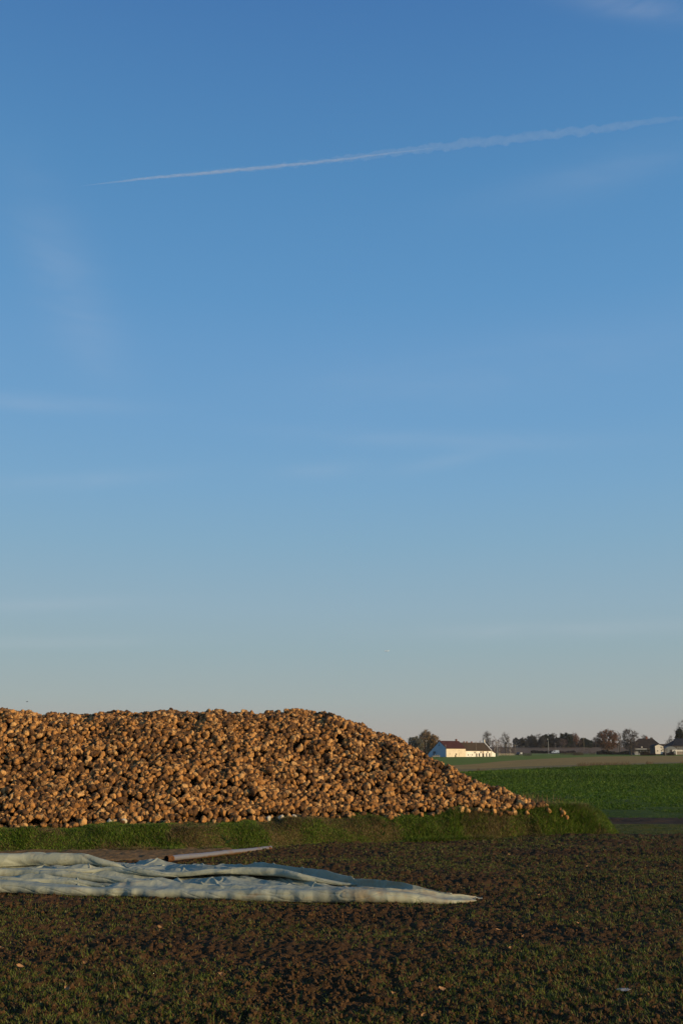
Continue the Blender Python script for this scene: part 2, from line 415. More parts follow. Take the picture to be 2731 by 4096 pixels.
X, Y = np.meshgrid(xs, yy); Zb, D = bank_z(X, Y); Zb = np.where(D < 0, Zb - .25 * np.clip(-D * 3, 0, 1) , Zb)
tag(link('grass_bank', make_mesh('grass_bank', np.stack([X, Y, Zb], -1), grid_quads(len(yy), len(xs)), smooth=True), M['bank']), kind='structure')

# ------------------------------------------------------------------ blades
def blades(name, P, H, W, lean, rgb, mt, seed=0, bend=.5):
    """P Nx3 roots; curved blade of two quads and a tip; returns object"""
    r = np.random.default_rng(seed); n = len(P)
    H = np.broadcast_to(H, (n,)); W = np.broadcast_to(W, (n,)); lean = np.broadcast_to(lean, (n,))
    az = r.uniform(0, 2 * math.pi, n); d = np.stack([np.cos(az), np.sin(az), 0 * az], -1)
    fz = r.uniform(0, 2 * math.pi, n); s = np.stack([np.cos(fz), np.sin(fz), 0 * fz], -1)
    up = np.array([0, 0, 1.0])
    def at(t):
        return P + d * (H * lean * t ** (1 + bend))[:, None] + up * (H * (t - .25 * lean * t * t))[:, None]
    w = (W / 2)[:, None]
    p0, p1, p2 = at(0), at(.55), at(1.0)
    V = np.stack([p0 - s * w, p0 + s * w, p1 + s * w * .85, p1 - s * w * .85, p2], 1).reshape(-1, 3)
    b = np.arange(n)[:, None] * 5
    me = make_mesh(name, V, b + np.array([0, 1, 2, 3]), b + np.array([3, 2, 4]))
    tint(me, np.repeat(np.asarray(rgb), 5, 0))
    return link(name, me, mt)
def pal(cols, w, n, r):
    c = np.array(cols); k = r.choice(len(c), n, p=np.array(w) / sum(w)); return c[k] * r.uniform(.7, 1.3, (n, 1))

_tf = [onplane(a, b, 0) for a, b in ((-900, 3572), (0, 3581), (500, 3590), (1000, 3602), (1250, 3606), (1420, 3614), (1550, 3614), (1700, 3606), (1850, 3600), (1945, 3594))]
_tb = [onplane(a, b, 0) for a, b in ((-900, 3440), (0, 3444), (450, 3444), (700, 3452), (900, 3472), (1100, 3500), (1300, 3532), (1500, 3556), (1650, 3574), (1800, 3584), (1945, 3590))]
def under_tarp(x, y):
    return (x < _tf[-1][0]) & (y > np.interp(x, [p[0] for p in _tf], [p[1] for p in _tf]) - .01) & (y < np.interp(x, [p[0] for p in _tb], [p[1] for p in _tb]) - .01)
# seedlings in the foreground field (drilled wheat and weeds): tufts of a few blades
r = np.random.default_rng(5)
NT_ = 135000
t = r.uniform(0, 1, NT_); y = 1 / (t * (1 / 3.6 - 1 / 21.3) + 1 / 21.3)        # denser close by, so the picture density stays even
y = np.where(r.uniform(0, 1, NT_) < .45, r.uniform(6, 21.3, NT_), y)
x = r.uniform(-.43, .43, NT_) * (y + 2.2)
rowp = np.cos(2 * math.pi * (x * math.sin(R(58)) - y * math.cos(R(58))) / .16)
dens = .7 * fbm(x / 1.7, y / 1.1, 3, 121) + .22 * rowp + .10 * x / (y * .33) + .34 * np.exp(-((y - 8.0) / .75) ** 2) - .12 * sstep(7.2, 6.5, y) * (x < .6) + .15 * sstep(7.4, 6.4, y) * (x > .4) - .02 + .16 * sstep(8.6, 11, y) + .10 * sstep(9, 14, y)
keep = (sstep(-.75, 1.15, dens) > r.uniform(0, 1, NT_)) & (track_mask(x, y) < .4) & (poly_sd(x, y) < .05)
x, y = x[keep], y[keep]
nb = 4
x = np.repeat(x, nb) + r.normal(0, .018, len(x) * nb); y = np.repeat(y, nb) + r.normal(0, .018, len(y) * nb)
k = ~under_tarp(x, y); x, y = x[k], y[k]; n = len(x); P = np.stack([x, y, soil_h(x, y) - .005], -1)
rgb = pal([(.06, .08, .007), (.09, .115, .012), (.13, .142, .026), (.17, .155, .065), (.17, .11, .05)], [4, 4, 3, 1, .7], n, r)
Hh = r.uniform(.016, .045, n) * np.where(r.uniform(0, 1, n) < .08, 1.5, 1) 
o = blades('young_grass', P, Hh, r.uniform(.003, .0055, n) * (1 + y * .03), r.uniform(.2, 1.1, n), rgb, M['grass'], 6)
tag(o, 'thin young green blades sprouting across the dark soil field', 'grass', kind='stuff')

# clods and crumbs
def lump_base(seed, nr=5, ns=7):
    r = np.random.default_rng(seed); V = [(0, 0, -1)]
    for i in range(1, nr):
        a = -math.pi / 2 + math.pi * i / nr
        for k in range(ns):
            b = 2 * math.pi * k / ns; V.append((math.cos(a) * math.cos(b), math.cos(a) * math.sin(b), math.sin(a)))
    V.append((0, 0, 1)); V = np.array(V); V *= r.uniform(.55, 1.35, (len(V), 1)) * np.array([1, .85, .7])
    q = [[1 + i * ns + k, 1 + i * ns + (k + 1) % ns, 1 + (i + 1) * ns + (k + 1) % ns, 1 + (i + 1) * ns + k] for i in range(nr - 2) for k in range(ns)]
    t = [[0, 1 + (k + 1) % ns, 1 + k] for k in range(ns)] + [[len(V) - 1, 1 + (nr - 2) * ns + k, 1 + (nr - 2) * ns + (k + 1) % ns] for k in range(ns)]
    return V, np.array(q), np.array(t)
def rand_rot(n, r):
    q = r.normal(size=(n, 4)); q /= np.linalg.norm(q, axis=1)[:, None]; w, x, y, z = q.T
    return np.stack([np.stack([1 - 2 * (y * y + z * z), 2 * (x * y - z * w), 2 * (x * z + y * w)], -1),
                     np.stack([2 * (x * y + z * w), 1 - 2 * (x * x + z * z), 2 * (y * z - x * w)], -1),
                     np.stack([2 * (x * z - y * w), 2 * (y * z + x * w), 1 - 2 * (x * x + y * y)], -1)], 1)
def scatter(bases, P, S, seed):
    r = np.random.default_rng(seed); VV, QQ, TT, off = [], [], [], 0
    kind = r.integers(0, len(bases), len(P)); Rm = rand_rot(len(P), r)
    for b, (V, q, t) in enumerate(bases):
        i = np.where(kind == b)[0]
        if not len(i): continue
        W = np.einsum('nij,vj->nvi', Rm[i], V) * S[i][:, None, None] + P[i][:, None, :]
        o = off + np.arange(len(i))[:, None, None] * len(V)
        VV.append(W.reshape(-1, 3)); QQ.append((o + q[None]).reshape(-1, 4)); TT.append((o + t[None]).reshape(-1, 3)); off += len(i) * len(V)
    return np.vstack(VV), np.vstack(QQ), np.vstack(TT)
r = np.random.default_rng(15); n = 150000
t = r.uniform(0, 1, n); y = 1 / (t * (1 / 3.8 - 1 / 21.3) + 1 / 21.3); x = r.uniform(-.43, .43, n) * (y + 2.2)
k = (fbm(x / 1.6, y / 1.0, 2, 71) + r.normal(0, .5, n) > -.3) & (poly_sd(x, y) < 0) & (track_mask(x, y) < .8) & ~under_tarp(x, y)
x, y = x[k], y[k]; s = np.clip(r.lognormal(-4.95, .45, len(x)), .004, .026)
s = np.where(track_mask(x, y) > .3, s * .6, s)
V, q, t = scatter([lump_base(i) for i in range(6)], np.stack([x, y, soil_h(x, y) + s * .25], -1), s, 3)
tag(link('soil_clods', make_mesh('soil_clods', V, q, t, smooth=True), M['clod']), 'brown crumbs and clods of earth strewn over the seeded field', 'soil clods', kind='stuff')

# grass on the bank
r = np.random.default_rng(25)
xa = r.uniform(-9.5, 5.9, 240000); ya = np.interp(xa, BP[:11, 0], BP[:11, 1]) - .08 + r.uniform(0, 1, len(xa)) ** 1.15 * 1.15
xb = r.uniform(3.6, 6.7, 70000); yb = r.uniform(20.6, 25.5, 70000)
x = np.concatenate([xa, xb]); y = np.concatenate([ya, yb]); n = len(x)
d = poly_sd(x, y); front = (d > -.08) & (d < 3.4)
x, y, d = x[front], y[front], d[front]
zb, _ = bank_z(x, y); zb = np.maximum(zb, np.where(y < 21.2, -.03, -.5))
dry = fbm(x * 1.1, y * 1.6, 3, 141)
dryp = sstep(.05, .6, dry + .02 + .14 * (x < 2) * (d > .5) - .35 * (x > 4.6)) * .95
isdry = r.uniform(0, 1, len(x)) < dryp * .8 + .10
rgb = np.where(isdry[:, None], pal([(.17, .115, .05), (.22, .155, .07), (.12, .10, .035)], [2, 2, 2], len(x), r), pal([(.055, .10, .008), (.10, .165, .014), (.155, .205, .03)], [3, 3, 3], len(x), r))
rich = sstep(-.2, .6, fbm(x * 1.2 + 5, y * 1.2, 3, 151))
Hh = r.uniform(.035, .095, len(x)) * (.72 + .75 * rich) * (1 - .15 * (isdry & (rich < .3))) * np.where(x > 1.0, 1.2, .85)
o = blades('bank_grass', np.stack([x, y, zb - .01], -1), Hh, r.uniform(.006, .011, len(x)), r.uniform(.3, 1.3, len(x)), rgb, M['grass'], 26)
tag(o, 'green and straw coloured grass covering the bank below the beet heap', 'grass', kind='stuff')
# broad weeds on the bank
r = np.random.default_rng(28); n = 700
x = r.uniform(-6, 6, n); y = r.uniform(17, 23, n); d = poly_sd(x, y)
k = (d > .1) & (d < 1.2) & (fbm(x * 1.4, y * 1.4, 2, 161) > .1); x, y = x[k], y[k]; nb = 9
x = np.repeat(x, nb) + r.normal(0, .03, len(x) * nb); y = np.repeat(y, nb) + r.normal(0, .03, len(y) * nb)
zb, _ = bank_z(x, y)
o = blades('bank_weeds', np.stack([x, y, zb], -1), r.uniform(.05, .12, len(x)), r.uniform(.02, .035, len(x)), r.uniform(.6, 1.4, len(x)), pal([(.03, .08, .015), (.05, .10, .02)], [1, 1], len(x), r), M['grass'], 29, .2)
tag(o, 'broad leaved green weeds growing among the grass of the bank', 'weeds', kind='stuff')
# dry stalks on top of the bank behind the heap's tip
r = np.random.default_rng(31); n = 420
x = np.where(r.uniform(0, 1, n) < .35, r.normal(5.35, .22, n), r.uniform(3.9, 5.9, n)); y = r.uniform(23.1, 24.6, n)
zb, _ = bank_z(x, y)
o = blades('dry_stalks', np.stack([x, y, zb], -1), r.uniform(.12, .34, n), r.uniform(.006, .010, n), r.uniform(.1, .5, n), pal([(.16, .10, .05), (.22, .15, .07)], [1, 1], n, r), M['weed'], 32)
tag(o, 'dry brown stalks on top of the bank beyond the end of the heap', 'weeds', kind='stuff')
# thin grass fringe on the low ridge where the seeded field ends
r = np.random.default_rng(34); n = 30000
x = r.uniform(-.5, .48, n); y = 20.9 + r.normal(0, .35, n); x = x * y; k = poly_sd(x, y) < .05; x, y = x[k], y[k]
yy2 = np.concatenate([y, r.uniform(22.5, 29.0, 70000)]); xx2 = np.concatenate([x, r.uniform(.12, .5, 70000) * yy2[len(x):]])
z = np.where(yy2 < 22.3, soil_h(xx2, yy2), zprof(yy2) - .02)
k = (poly_sd(xx2, yy2) < .05); xx2, yy2, z = xx2[k], yy2[k], z[k]; n = len(z)
o = blades('verge_grass', np.stack([xx2, yy2, z], -1), r.uniform(.03, .07, n), r.uniform(.005, .010, n), r.uniform(.3, 1.2, n), pal([(.05, .075, .018), (.07, .09, .028), (.13, .11, .05)], [3, 2, 1], n, r), M['grass'], 35)
tag(o, 'short dull green grass along the far edge of the seeded field', 'grass', kind='stuff')

# crop plants: rosettes of broad leaves, denser with nearness so that the picture stays even
r = np.random.default_rng(37); n = 104000
Yc = np.exp(r.uniform(math.log(32.3), math.log(225), n)); pxs = r.uniform(1500, 3700, n)
Xc = xfac(pxs, 3120) * Yc
lim = groundY(np.interp(pxs, [a for a, b in B_crop], [b for a, b in B_crop]))
k = Yc < lim * .995; Xc, Yc = Xc[k], Yc[k]; nb = 5
x = np.repeat(Xc, nb); y = np.repeat(Yc, nb); sc = np.repeat(np.clip(Yc / 62, .5, 1.9) * .72, nb) * r.uniform(.7, 1.3, len(x))
sc *= np.where(y < 45, .62 + .38 * (y - 31.6) / 13.4, 1)
x = x + r.normal(0, .05, len(x)) * sc; y = y + r.normal(0, .05, len(x)) * sc
o = blades('crop_plants', np.stack([x, y, zprof(y) - .03], -1), r.uniform(.13, .24, len(x)) * sc, r.uniform(.05, .085, len(x)) * sc, r.uniform(.3, 1.0, len(x)),
           pal([(.032, .070, .003), (.056, .105, .006), (.095, .14, .013)], [3, 3, 1], len(x), r) * (1 + .28 * fbm(x / 14, y / 22, 3, 197))[:, None], M['grass'], 38, .2)
tag(o, 'low leafy green crop covering the wide field behind the bank', 'crop', kind='stuff')
# dry weeds on the far margin of the crop
r = np.random.default_rng(41); n = 11000
pxs = r.uniform(1650, 3300, n); Yc = groundY(np.interp(pxs, [a for a, b in B_crop], [b for a, b in B_crop]) - np.abs(r.normal(0, 3.0, n)))
x = xfac(pxs, 3080) * Yc; cl = sstep(-.1, .5, fbm(pxs / 60, pxs * 0, 3, 191))
k = r.uniform(0, 1, n) < .12 + .9 * cl; x, Yc, cl = x[k], Yc[k], cl[k]; n = len(x)
o = blades('margin_weeds', np.stack([x, Yc, zprof(Yc) - .03], -1), r.uniform(.2, .75, n) * (.35 + .9 * cl), r.uniform(.015, .035, n), r.uniform(.1, .6, n), pal([(.12, .075, .045), (.17, .115, .06), (.10, .085, .04)], [2, 2, 1], n, r), M['weed'], 42)
tag(o, 'tall dry brown weeds along the far edge of the green crop', 'weeds', kind='stuff')

# ------------------------------------------------------------------ sugar beets
def beet_base(seed, nr=15, ns=15):
    r = np.random.default_rng(seed)
    tt = np.array([0, .03, .08, .15, .23, .32, .41, .5, .59, .68, .77, .85, .91, .96, 1.0])
    prof = np.interp(tt, [0, .02, .05, .15, .32, .5, .68, .83, .94, 1], [.28, .45, .62, .88, 1.0, .94, .72, .44, .2, .06])
    L = r.uniform(1.9, 2.9); ang = np.arange(ns) * 2 * math.pi / ns
    V = []; gro = r.uniform(0, 2 * math.pi); tw = r.uniform(-1.5, 1.5); bendx, bendy = r.normal(0, .25, 2); cut = r.uniform(-.25, .25)
    for t_, p_ in zip(tt, prof):
        for a in ang:
            g_ = 1 - .16 * max(0, math.cos(a - gro - tw * t_)) ** 4 - .16 * max(0, math.cos(a - gro - math.pi - tw * t_)) ** 4
            V.append((math.cos(a) * p_ * g_ + bendx * t_ * t_, math.sin(a) * p_ * g_ + bendy * t_ * t_, -(t_ - .42) * L + cut * math.cos(a) * p_ * (1 - t_)))
    V = np.array(V); off = r.uniform(0, 50, 3)
    nz = noise(V[:, 0] * 1.4 + off[0], V[:, 1] * 1.4 + off[1], V[:, 2] * 1.4 + off[2], seed) * .24 + noise(V[:, 0] * 2.9 + off[0], V[:, 1] * 2.9, V[:, 2] * 2.9 + off[2], seed + 9) * .20 + noise(V[:, 0] * 6.1, V[:, 1] * 6.1 + off[1], V[:, 2] * 6.1, seed + 19) * .09
    V[:, :2] *= (1 + nz)[:, None]; V[:, 2] += .1 * nz
    for _c in range((2, 1, 3)[seed % 3]):            # broken, sliced or flattened sides
        nrm = r.normal(size=3); nrm /= np.linalg.norm(nrm); dd = V @ nrm; lim = r.uniform(.48, .75); V = V - np.maximum(dd - lim, 0)[:, None] * nrm * .9
    V = np.vstack([V, V[:ns].mean(0) + (0, 0, .05), V[-ns:].mean(0) - (0, 0, .1)])
    q = [[i * ns + k, i * ns + (k + 1) % ns, (i + 1) * ns + (k + 1) % ns, (i + 1) * ns + k] for i in range(nr - 1) for k in range(ns)]
    n = nr * ns
    t = [[n, (k + 1) % ns, k] for k in range(ns)] + [[n + 1, (nr - 1) * ns + k, (nr - 1) * ns + (k + 1) % ns] for k in range(ns)]
    sq = (4.2 / (np.prod(np.ptp(V, axis=0)))) ** (1 / 3)
    return V * min(sq, 1.05), np.array(q)[:, ::-1], np.array(t)[:, ::-1]
BEETS = [beet_base(100 + i) for i in range(18)]
# wanted outline of the heap
SKY = [(1240, 2838, 23.6), (1450, 2905, 23.3), (1600, 2968, 22.9), (1720, 3042, 22.5), (1900, 3128, 22.0), (2050, 3188, 21.6), (2140, 3219, 21.6), (2230, 3246, 21.6)]
EX = np.array([atY(*s)[0] for s in SKY]); EZ = np.array([atY(*s)[2] for s in SKY]) - np.interp([s[0] for s in SKY], [1500, 1750], [.08, .01])
EZ = np.where(EX < 4.2, np.maximum(EZ, bankH(EX) + .05), EZ)
def base_y(x): return np.interp(x, [-12, -6.15, -3.05, .66, 4.3], [17.6, 18.85, 19.30, 20.45, 21.38])
TF, TB = math.tan(R(37)), math.tan(R(34))
def heap_T(x, y):
    H = bankH(x); crest = 2.41 + .05 * fbm(x * 1.1, y * 0 + 3.3, 3, 203)
    E = np.where(x < EX[0], crest, np.interp(x, EX, EZ, right=-1)) - H
    E = np.minimum(E, crest - H); E = np.where(x > EX[-1], -(x - EX[-1]) * 1.5, E)
    d = y - base_y(x) + .05 * fbm(x * .9, y * .9, 2, 207) + .03
    Dp = np.maximum(E, 0) / TF + np.maximum(E, 0) / TB + .45 + 2.6 * sstep(.4, 2.0, E)
    a = d * TF; b = E; c = (Dp - d) * TB
    k = np.interp(E, [.1, 1.2], [.03, .10])
    m = -k * np.log(np.exp(-np.clip(a, -3, 6) / k) + np.exp(-np.clip(b, -3, 6) / k) + np.exp(-np.clip(c, -3, 6) / k))
    lump = (.07 * fbm(x * 1.5, y * 1.5, 2, 211) + .055 * noise2(x * 4.2, y * 4.2, 213)) * sstep(0, .4, m)
    return np.where(d > -.04, H + m + lump, H - 1.0)
GS = .015; gx = np.arange(-9.2, 5.2, GS); gy = np.arange(17.6, 27.5, GS)
GX, GY = np.meshgrid(gx, gy)
T = heap_T(GX, GY); ground = bank_z(GX.ravel()[::1], GY.ravel())[0].reshape(GX.shape)
inside = (T > ground + .01)
core = np.where(inside, np.maximum(ground, T - .30), ground)
S = core.copy()
dd = GY - base_y(GX); Ecr = np.clip(T - ground, 0, 3)
crest_d = np.interp(GX, [-12, EX[0], EX[-1]], [4.4, 4.4, .9])
active = inside & (dd < crest_d) & (T > ground + .02)
ai = np.argwhere(active)
r = np.random.default_rng(77); placed = []
NB = 0; misses = 0
while misses < 400 and NB < 13000:
    rad = float(np.clip(r.normal(.066, .014), .040, .105))
    c = ai[r.integers(0, len(ai), 24)]
    gap = T[c[:, 0], c[:, 1]] - S[c[:, 0], c[:, 1]]
    j = c[np.argmax(gap)]
    if gap.max() < rad * .85: misses += 1; continue
    w = int(rad / GS); i0, i1, j0, j1 = j[0] - w, j[0] + w + 1, j[1] - w, j[1] + w + 1
    if i0 < 0 or j0 < 0 or i1 > S.shape[0] or j1 > S.shape[1]: continue
    # roll to the lowest spot nearby
    bi, bj = j
    for _ in range(6):
        a0, a1, b0, b1 = max(bi - 3, w), min(bi + 4, S.shape[0] - w - 1), max(bj - 3, w), min(bj + 4, S.shape[1] - w - 1)
        sub = (S - T)[a0:a1, b0:b1] if False else S[a0:a1, b0:b1] - T[a0:a1, b0:b1]
        k = np.unravel_index(np.argmin(sub), sub.shape); ni, nj = a0 + k[0], b0 + k[1]
        if (ni, nj) == (bi, bj): break
        bi, bj = ni, nj
    i0, i1, j0, j1 = bi - w, bi + w + 1, bj - w, bj + w + 1
    u = np.arange(-w, w + 1) * GS; rr = u[:, None] ** 2 + u[None] ** 2; hemi = np.sqrt(np.maximum(rad * rad * .92 - rr, 0)); ok = rr < rad * rad * .80
    win = S[i0:i1, j0:j1]
    zc = np.max(np.where(ok, win + hemi * .78, -9))
    zc = min(zc, T[bi, bj] + float(r.uniform(-.01, .05)))
    S[i0:i1, j0:j1] = np.where(rr < rad * rad * .92, np.maximum(win, zc + hemi), win)
    placed.append((gx[bj], gy[bi], zc, rad, bi, bj)); NB += 1
PL = np.array(placed)
# the thin tail of the heap, one or two beets deep
for _ in range(46):
    f_ = r.uniform(0, 1); x_ = 3.0 + 1.22 * f_; y_ = base_y(x_) + r.uniform(.02, .12 + .40 * (1 - f_)); rad = float(np.clip(r.normal(.076, .013), .05, .10))
    PL = np.vstack([PL, [x_, y_, bank_z(np.array([x_]), np.array([y_]))[0][0] + rad * r.uniform(.5, .75 + .9 * (1 - f_)), rad, -1, -1]])
# the foot of the heap: a row lying on the grass, then strays
for x_ in np.arange(-9.0, 4.32, .105):
    x_ = x_ + r.normal(0, .02); y_ = base_y(x_) + r.normal(.0, .045); rad = float(np.clip(r.normal(.068, .014), .042, .10))
    PL = np.vstack([PL, [x_, y_, bank_z(np.array([x_]), np.array([y_]))[0][0] + rad * .62, rad, -1, -1]])
for _ in range(30):
    x_ = r.uniform(-6.6, 4.0); y_ = base_y(x_) - abs(r.normal(.07, .05)); rad = r.uniform(.05, .075)
    PL = np.vstack([PL, [x_, y_, bank_z(np.array([x_]), np.array([y_]))[0][0] + rad * .7, rad, -1, -1]])
vis = np.array([(p[4] < 0) or (p[2] + p[3] * .75 > S[int(p[4]), int(p[5])] - .02) for p in PL])
fwd = ray(CX, HOR); pyv = []
for p in PL:
    s_ = (p[2] - EYE) / p[1]; pyv.append(s_)
pyv = np.array(pyv); infr = np.abs(PL[:, 0] / PL[:, 1]) < .327
# named individuals: the lowest visible rows along the grass, which are the nearest
low = np.where(vis & infr)[0]
hrow = PL[:, 2] - bankH(PL[:, 0])
order = low[np.argsort(hrow[low])]
IND = order[:300]
rest = np.setdiff1d(np.arange(len(PL)), IND)
V, q, t = scatter(BEETS, PL[rest, :3], PL[rest, 3] * 1.12, 78)
# buried earthy core of the heap, part of the same mass
cs = 4; cx_, cy_ = gx[::cs], gy[::cs]
CXg, CYg = np.meshgrid(cx_, cy_); Tc = heap_T(CXg, CYg); Gc = bank_z(CXg, CYg)[0]
cz = np.where(Tc > Gc + .02, np.maximum(Gc - .03, Tc - .24 + .04 * fbm(CXg * 9, CYg * 9, 2, 231)), Gc - .15)
nV = len(V)
cV = np.stack([CXg, CYg, cz], -1).reshape(-1, 3); cq = grid_quads(len(cy_), len(cx_))
me = make_mesh('sugar_beet_heap', np.vstack([V, cV]), np.vstack([q, cq + nV]), t, smooth=True)
me.materials.append(M['beet']); me.materials.append(M['beet_core'])
mi = np.zeros(len(me.polygons), np.int32); mi[len(q):len(q) + len(cq)] = 1; me.polygons.foreach_set("material_index", mi)
heap = bpy.data.objects.new('sugar_beet_heap', me); COL.objects.link(heap)
tag(heap, 'long high heap of muddy tan sugar beets above its lowest rows', 'beet heap', kind='stuff')
protos = [make_mesh('sugar_beet', V_, q_, t_, smooth=True) for V_, q_, t_ in BEETS]
for pm in protos: pm.materials.append(M['beet'])
BL = 'muddy tan sugar beet in the lowest rows of the heap, just above the grass bank'
WH = {}
for (wpx, wpy, lab) in ((440, 3300, 'sugar beet with bright white broken face at the left foot of the heap'),
                        (500, 3298, 'pale peeled sugar beet right beside the white broken one at the heap foot'),
                        (1080, 3290, 'bright white cut beet at the heap foot, leftmost of three above the pipe end'),
                        (1130, 3290, 'white sliced beet at the heap foot, between two other pale cut beets'),
                        (1168, 3288, 'whitish cut beet at the heap foot, rightmost of three cut ones')):
    ppx = PL[IND, 0] / PL[IND, 1] * 4165 + CX
    cand = np.argsort(np.abs(ppx - wpx) + hrow[IND] * 220); cand = [c for c in cand if c not in WH]; WH[cand[0]] = lab
proto_obj = None
Rm = rand_rot(len(IND), np.random.default_rng(80))
for k_, i in enumerate(IND):
    o = bpy.data.objects.new('sugar_beet', protos[k_ % len(protos)]); COL.objects.link(o)
    m4 = Matrix([list(map(float, Rm[k_][a])) for a in range(3)]).to_4x4(); sc_ = float(PL[i, 3]) * 1.12
    o.matrix_world = Matrix.Translation(Vector(map(float, PL[i, :3]))) @ m4 @ Matrix.Scale(sc_, 4)
    tag(o, WH.get(k_, BL), 'sugar beet', 'sugar beets in the lowest rows' if k_ not in WH else 'cut white beets at the foot')
    if k_ in WH:
        o.data = protos[k_ % len(protos)].copy(); o.data.materials.clear(); o.data.materials.append(M['beet_cut'])
print('beets', len(PL), 'visible', int(vis.sum()), 'row height', hrow[IND[-1]])

# ------------------------------------------------------------------ tarpaulin
def line(pts, z): 
    a = np.array([onplane(p[0], p[1], z) for p in pts]); return a[:, 0], a[:, 1]
fxs, fys = line([(-900, 3572), (0, 3581), (500, 3590), (1000, 3602), (1250, 3606), (1420, 3614), (1550, 3614), (1700, 3606), (1850, 3600), (1945, 3594)], 0)
bxs, bys = line([(-900, 3440), (0, 3444), (450, 3444), (700, 3452), (900, 3472), (1100, 3500), (1300, 3532), (1500, 3556), (1650, 3574), (1800, 3584), (1945, 3590)], 0)
xt = fxs[-1]
U = np.concatenate([np.linspace(-7.2, xt - .35, 1250), np.linspace(xt - .345, xt - .05, 70)]); NV = 330
Yf = np.interp(U, fxs, fys); Yb = np.maximum(np.interp(U, bxs, bys), Yf + .02)
Yf = Yf + .03 * fbm(U * 1.6, U * 0, 3, 301) + .012 * noise2(U * 9, U * 0, 305)
Wd = Yb - Yf
rr_ = np.interp(Wd, [0, .25, .8, 2, 3], [.006, .028, .056, .066, .056]) * (1 + .18 * noise2(U * 1.2, U * 0, 303) + .10 * noise2(U * 4.2, U * 0, 304))
nroll = 44; phi = np.linspace(R(-88), R(95), nroll)
dT = np.linspace(0, 1, NV - nroll + 1)[1:]
def facet(x, y, deg, sx, sy, seed):
    """creased cloth: bilinear value noise, so planes meet in crisp folds"""
    a_ = R(deg); u = (x * math.cos(a_) + y * math.sin(a_)) / sx; v = (-x * math.sin(a_) + y * math.cos(a_)) / sy
    u = u + .5 * v * (seed % 2)
    ui, vi = np.floor(u), np.floor(v); fu, fv = u - ui, v - vi; z_ = np.zeros_like(ui); o_ = 0
    H00, H10, H01, H11 = (_hash(ui + p_, vi + q_, z_, seed) for p_, q_ in ((0, 0), (1, 0), (0, 1), (1, 1)))
    return np.where(fu + fv < 1, H00 + (H10 - H00) * fu + (H01 - H00) * fv, H11 + (H01 - H11) * (1 - fu) + (H10 - H11) * (1 - fv))
VY = np.zeros((NV, len(U))); VZ = np.zeros((NV, len(U)))
for a, p in enumerate(phi):
    VY[a] = Yf + rr_ - rr_ * np.cos(p) * 1.05; VZ[a] = rr_ + rr_ * np.sin(p)
y0 = VY[nroll - 1]; z0 = VZ[nroll - 1]
ridges = [(.36, .118, .12, 11), (.86, .07, .10, 12), (1.22, .12, .16, 13), (1.75, .10, .16, 14), (2.25, .09, .2, 15), (2.62, .06, .12, 17), (3.18, .17, .13, 16)]
for b, tt_ in enumerate(dT):
    a = nroll + b; yv = y0 + (Yb - y0) * tt_; d = (yv - Yf)
    sq = np.clip(Wd / 3.35, .12, 1.2); dn = d / sq
    dw = dn + .16 * fbm(U * .55, dn * .5, 3, 311) + .05 * noise2(U * 2.4, dn * 2, 313)
    h = .035 + 0 * U
    for c_, A, w_, sd in ridges:
        amp = A * (.65 + .55 * noise2(U * .45 + sd, U * 0, 320 + sd)) * np.interp(sq, [.12, .5, 1], [.3, .75, 1])
        q_ = (dw - c_) / w_
        h = h + np.maximum(amp, .008) * np.exp(-np.abs(np.where(q_ < 0, q_ * 2.4, q_ * .75)) ** 1.6)
    wx_ = U + .12 * noise2(U * 1.7, dn * 1.7, 351); wy_ = dn + .10 * noise2(U * 1.7, dn * 1.7, 353)
    bk = .26 + .22 * np.clip(dn, 0, 2.2)
    wrk = .038 * facet(wx_, wy_, 5, 1.6, .24, 331) + bk * (.038 * facet(wx_, wy_, -24, .50, .26, 333) + .030 * facet(wx_, wy_, 58, .42, .20, 335) + .012 * facet(wx_, wy_, 20, .20, .10, 337))
    wrk += .020 * np.maximum(0, 1 - np.abs(noise2(wx_ * 1.9 + 1.4 * wy_, wy_ * 1.1, 339)) * 9) + .016 * np.maximum(0, 1 - np.abs(noise2(wx_ * 2.6 - 2.6 * wy_, wy_ * 1.7, 341)) * 9) + .012 * np.maximum(0, 1 - np.abs(noise2(wx_ * .7, wy_ * 3.4, 343)) * 10)
    fade = np.clip(tt_ * 12, 0, 1) * np.interp(sq, [.12, .4, 1], [.25, .8, 1])
    h = np.maximum(h + wrk * fade, .008) + .002 * fbm(U * 9, dn * 9, 2, 337) * fade
    z = z0 * (1 - sstep(0, .14, tt_ * sq)) + h * sstep(0, .06, tt_ * sq)
    z = z * (1 - sstep(.965, 1.0, tt_)) + .012 * sstep(.965, 1.0, tt_)
    VY[a] = yv; VZ[a] = z
VZ = VZ * np.interp(U, [xt - .75, xt - .3, xt], [1, .7, .12])[None]
# creases across the roll
cr = (1 - np.abs(noise2(U * 3.1, U * 0 + .4, 341))) ** 10 * .020 + (1 - np.abs(noise2(U * 7.3, U * 0 + .1, 343))) ** 8 * .008
for a in range(nroll):
    s_ = math.sin(max(0, (phi[a] + 1.5)) / 3.1 * math.pi); ph = U * 0 + a * .06
    c2 = (1 - np.abs(noise2(U * 3.1 + ph * .7, ph, 345))) ** 7 * .010 + (1 - np.abs(noise2(U * 2.3 - ph * .3, ph * .5, 347))) ** 22 * .008
    VY[a] += c2 * s_ * np.clip(rr_ / .08, 0, 1); VZ[a] -= .3 * c2 * s_ * np.clip(rr_ / .08, 0, 1)
UX = np.repeat(U[None], NV, 0) + .01 * noise2(VY * 6, VZ * 20, 349)
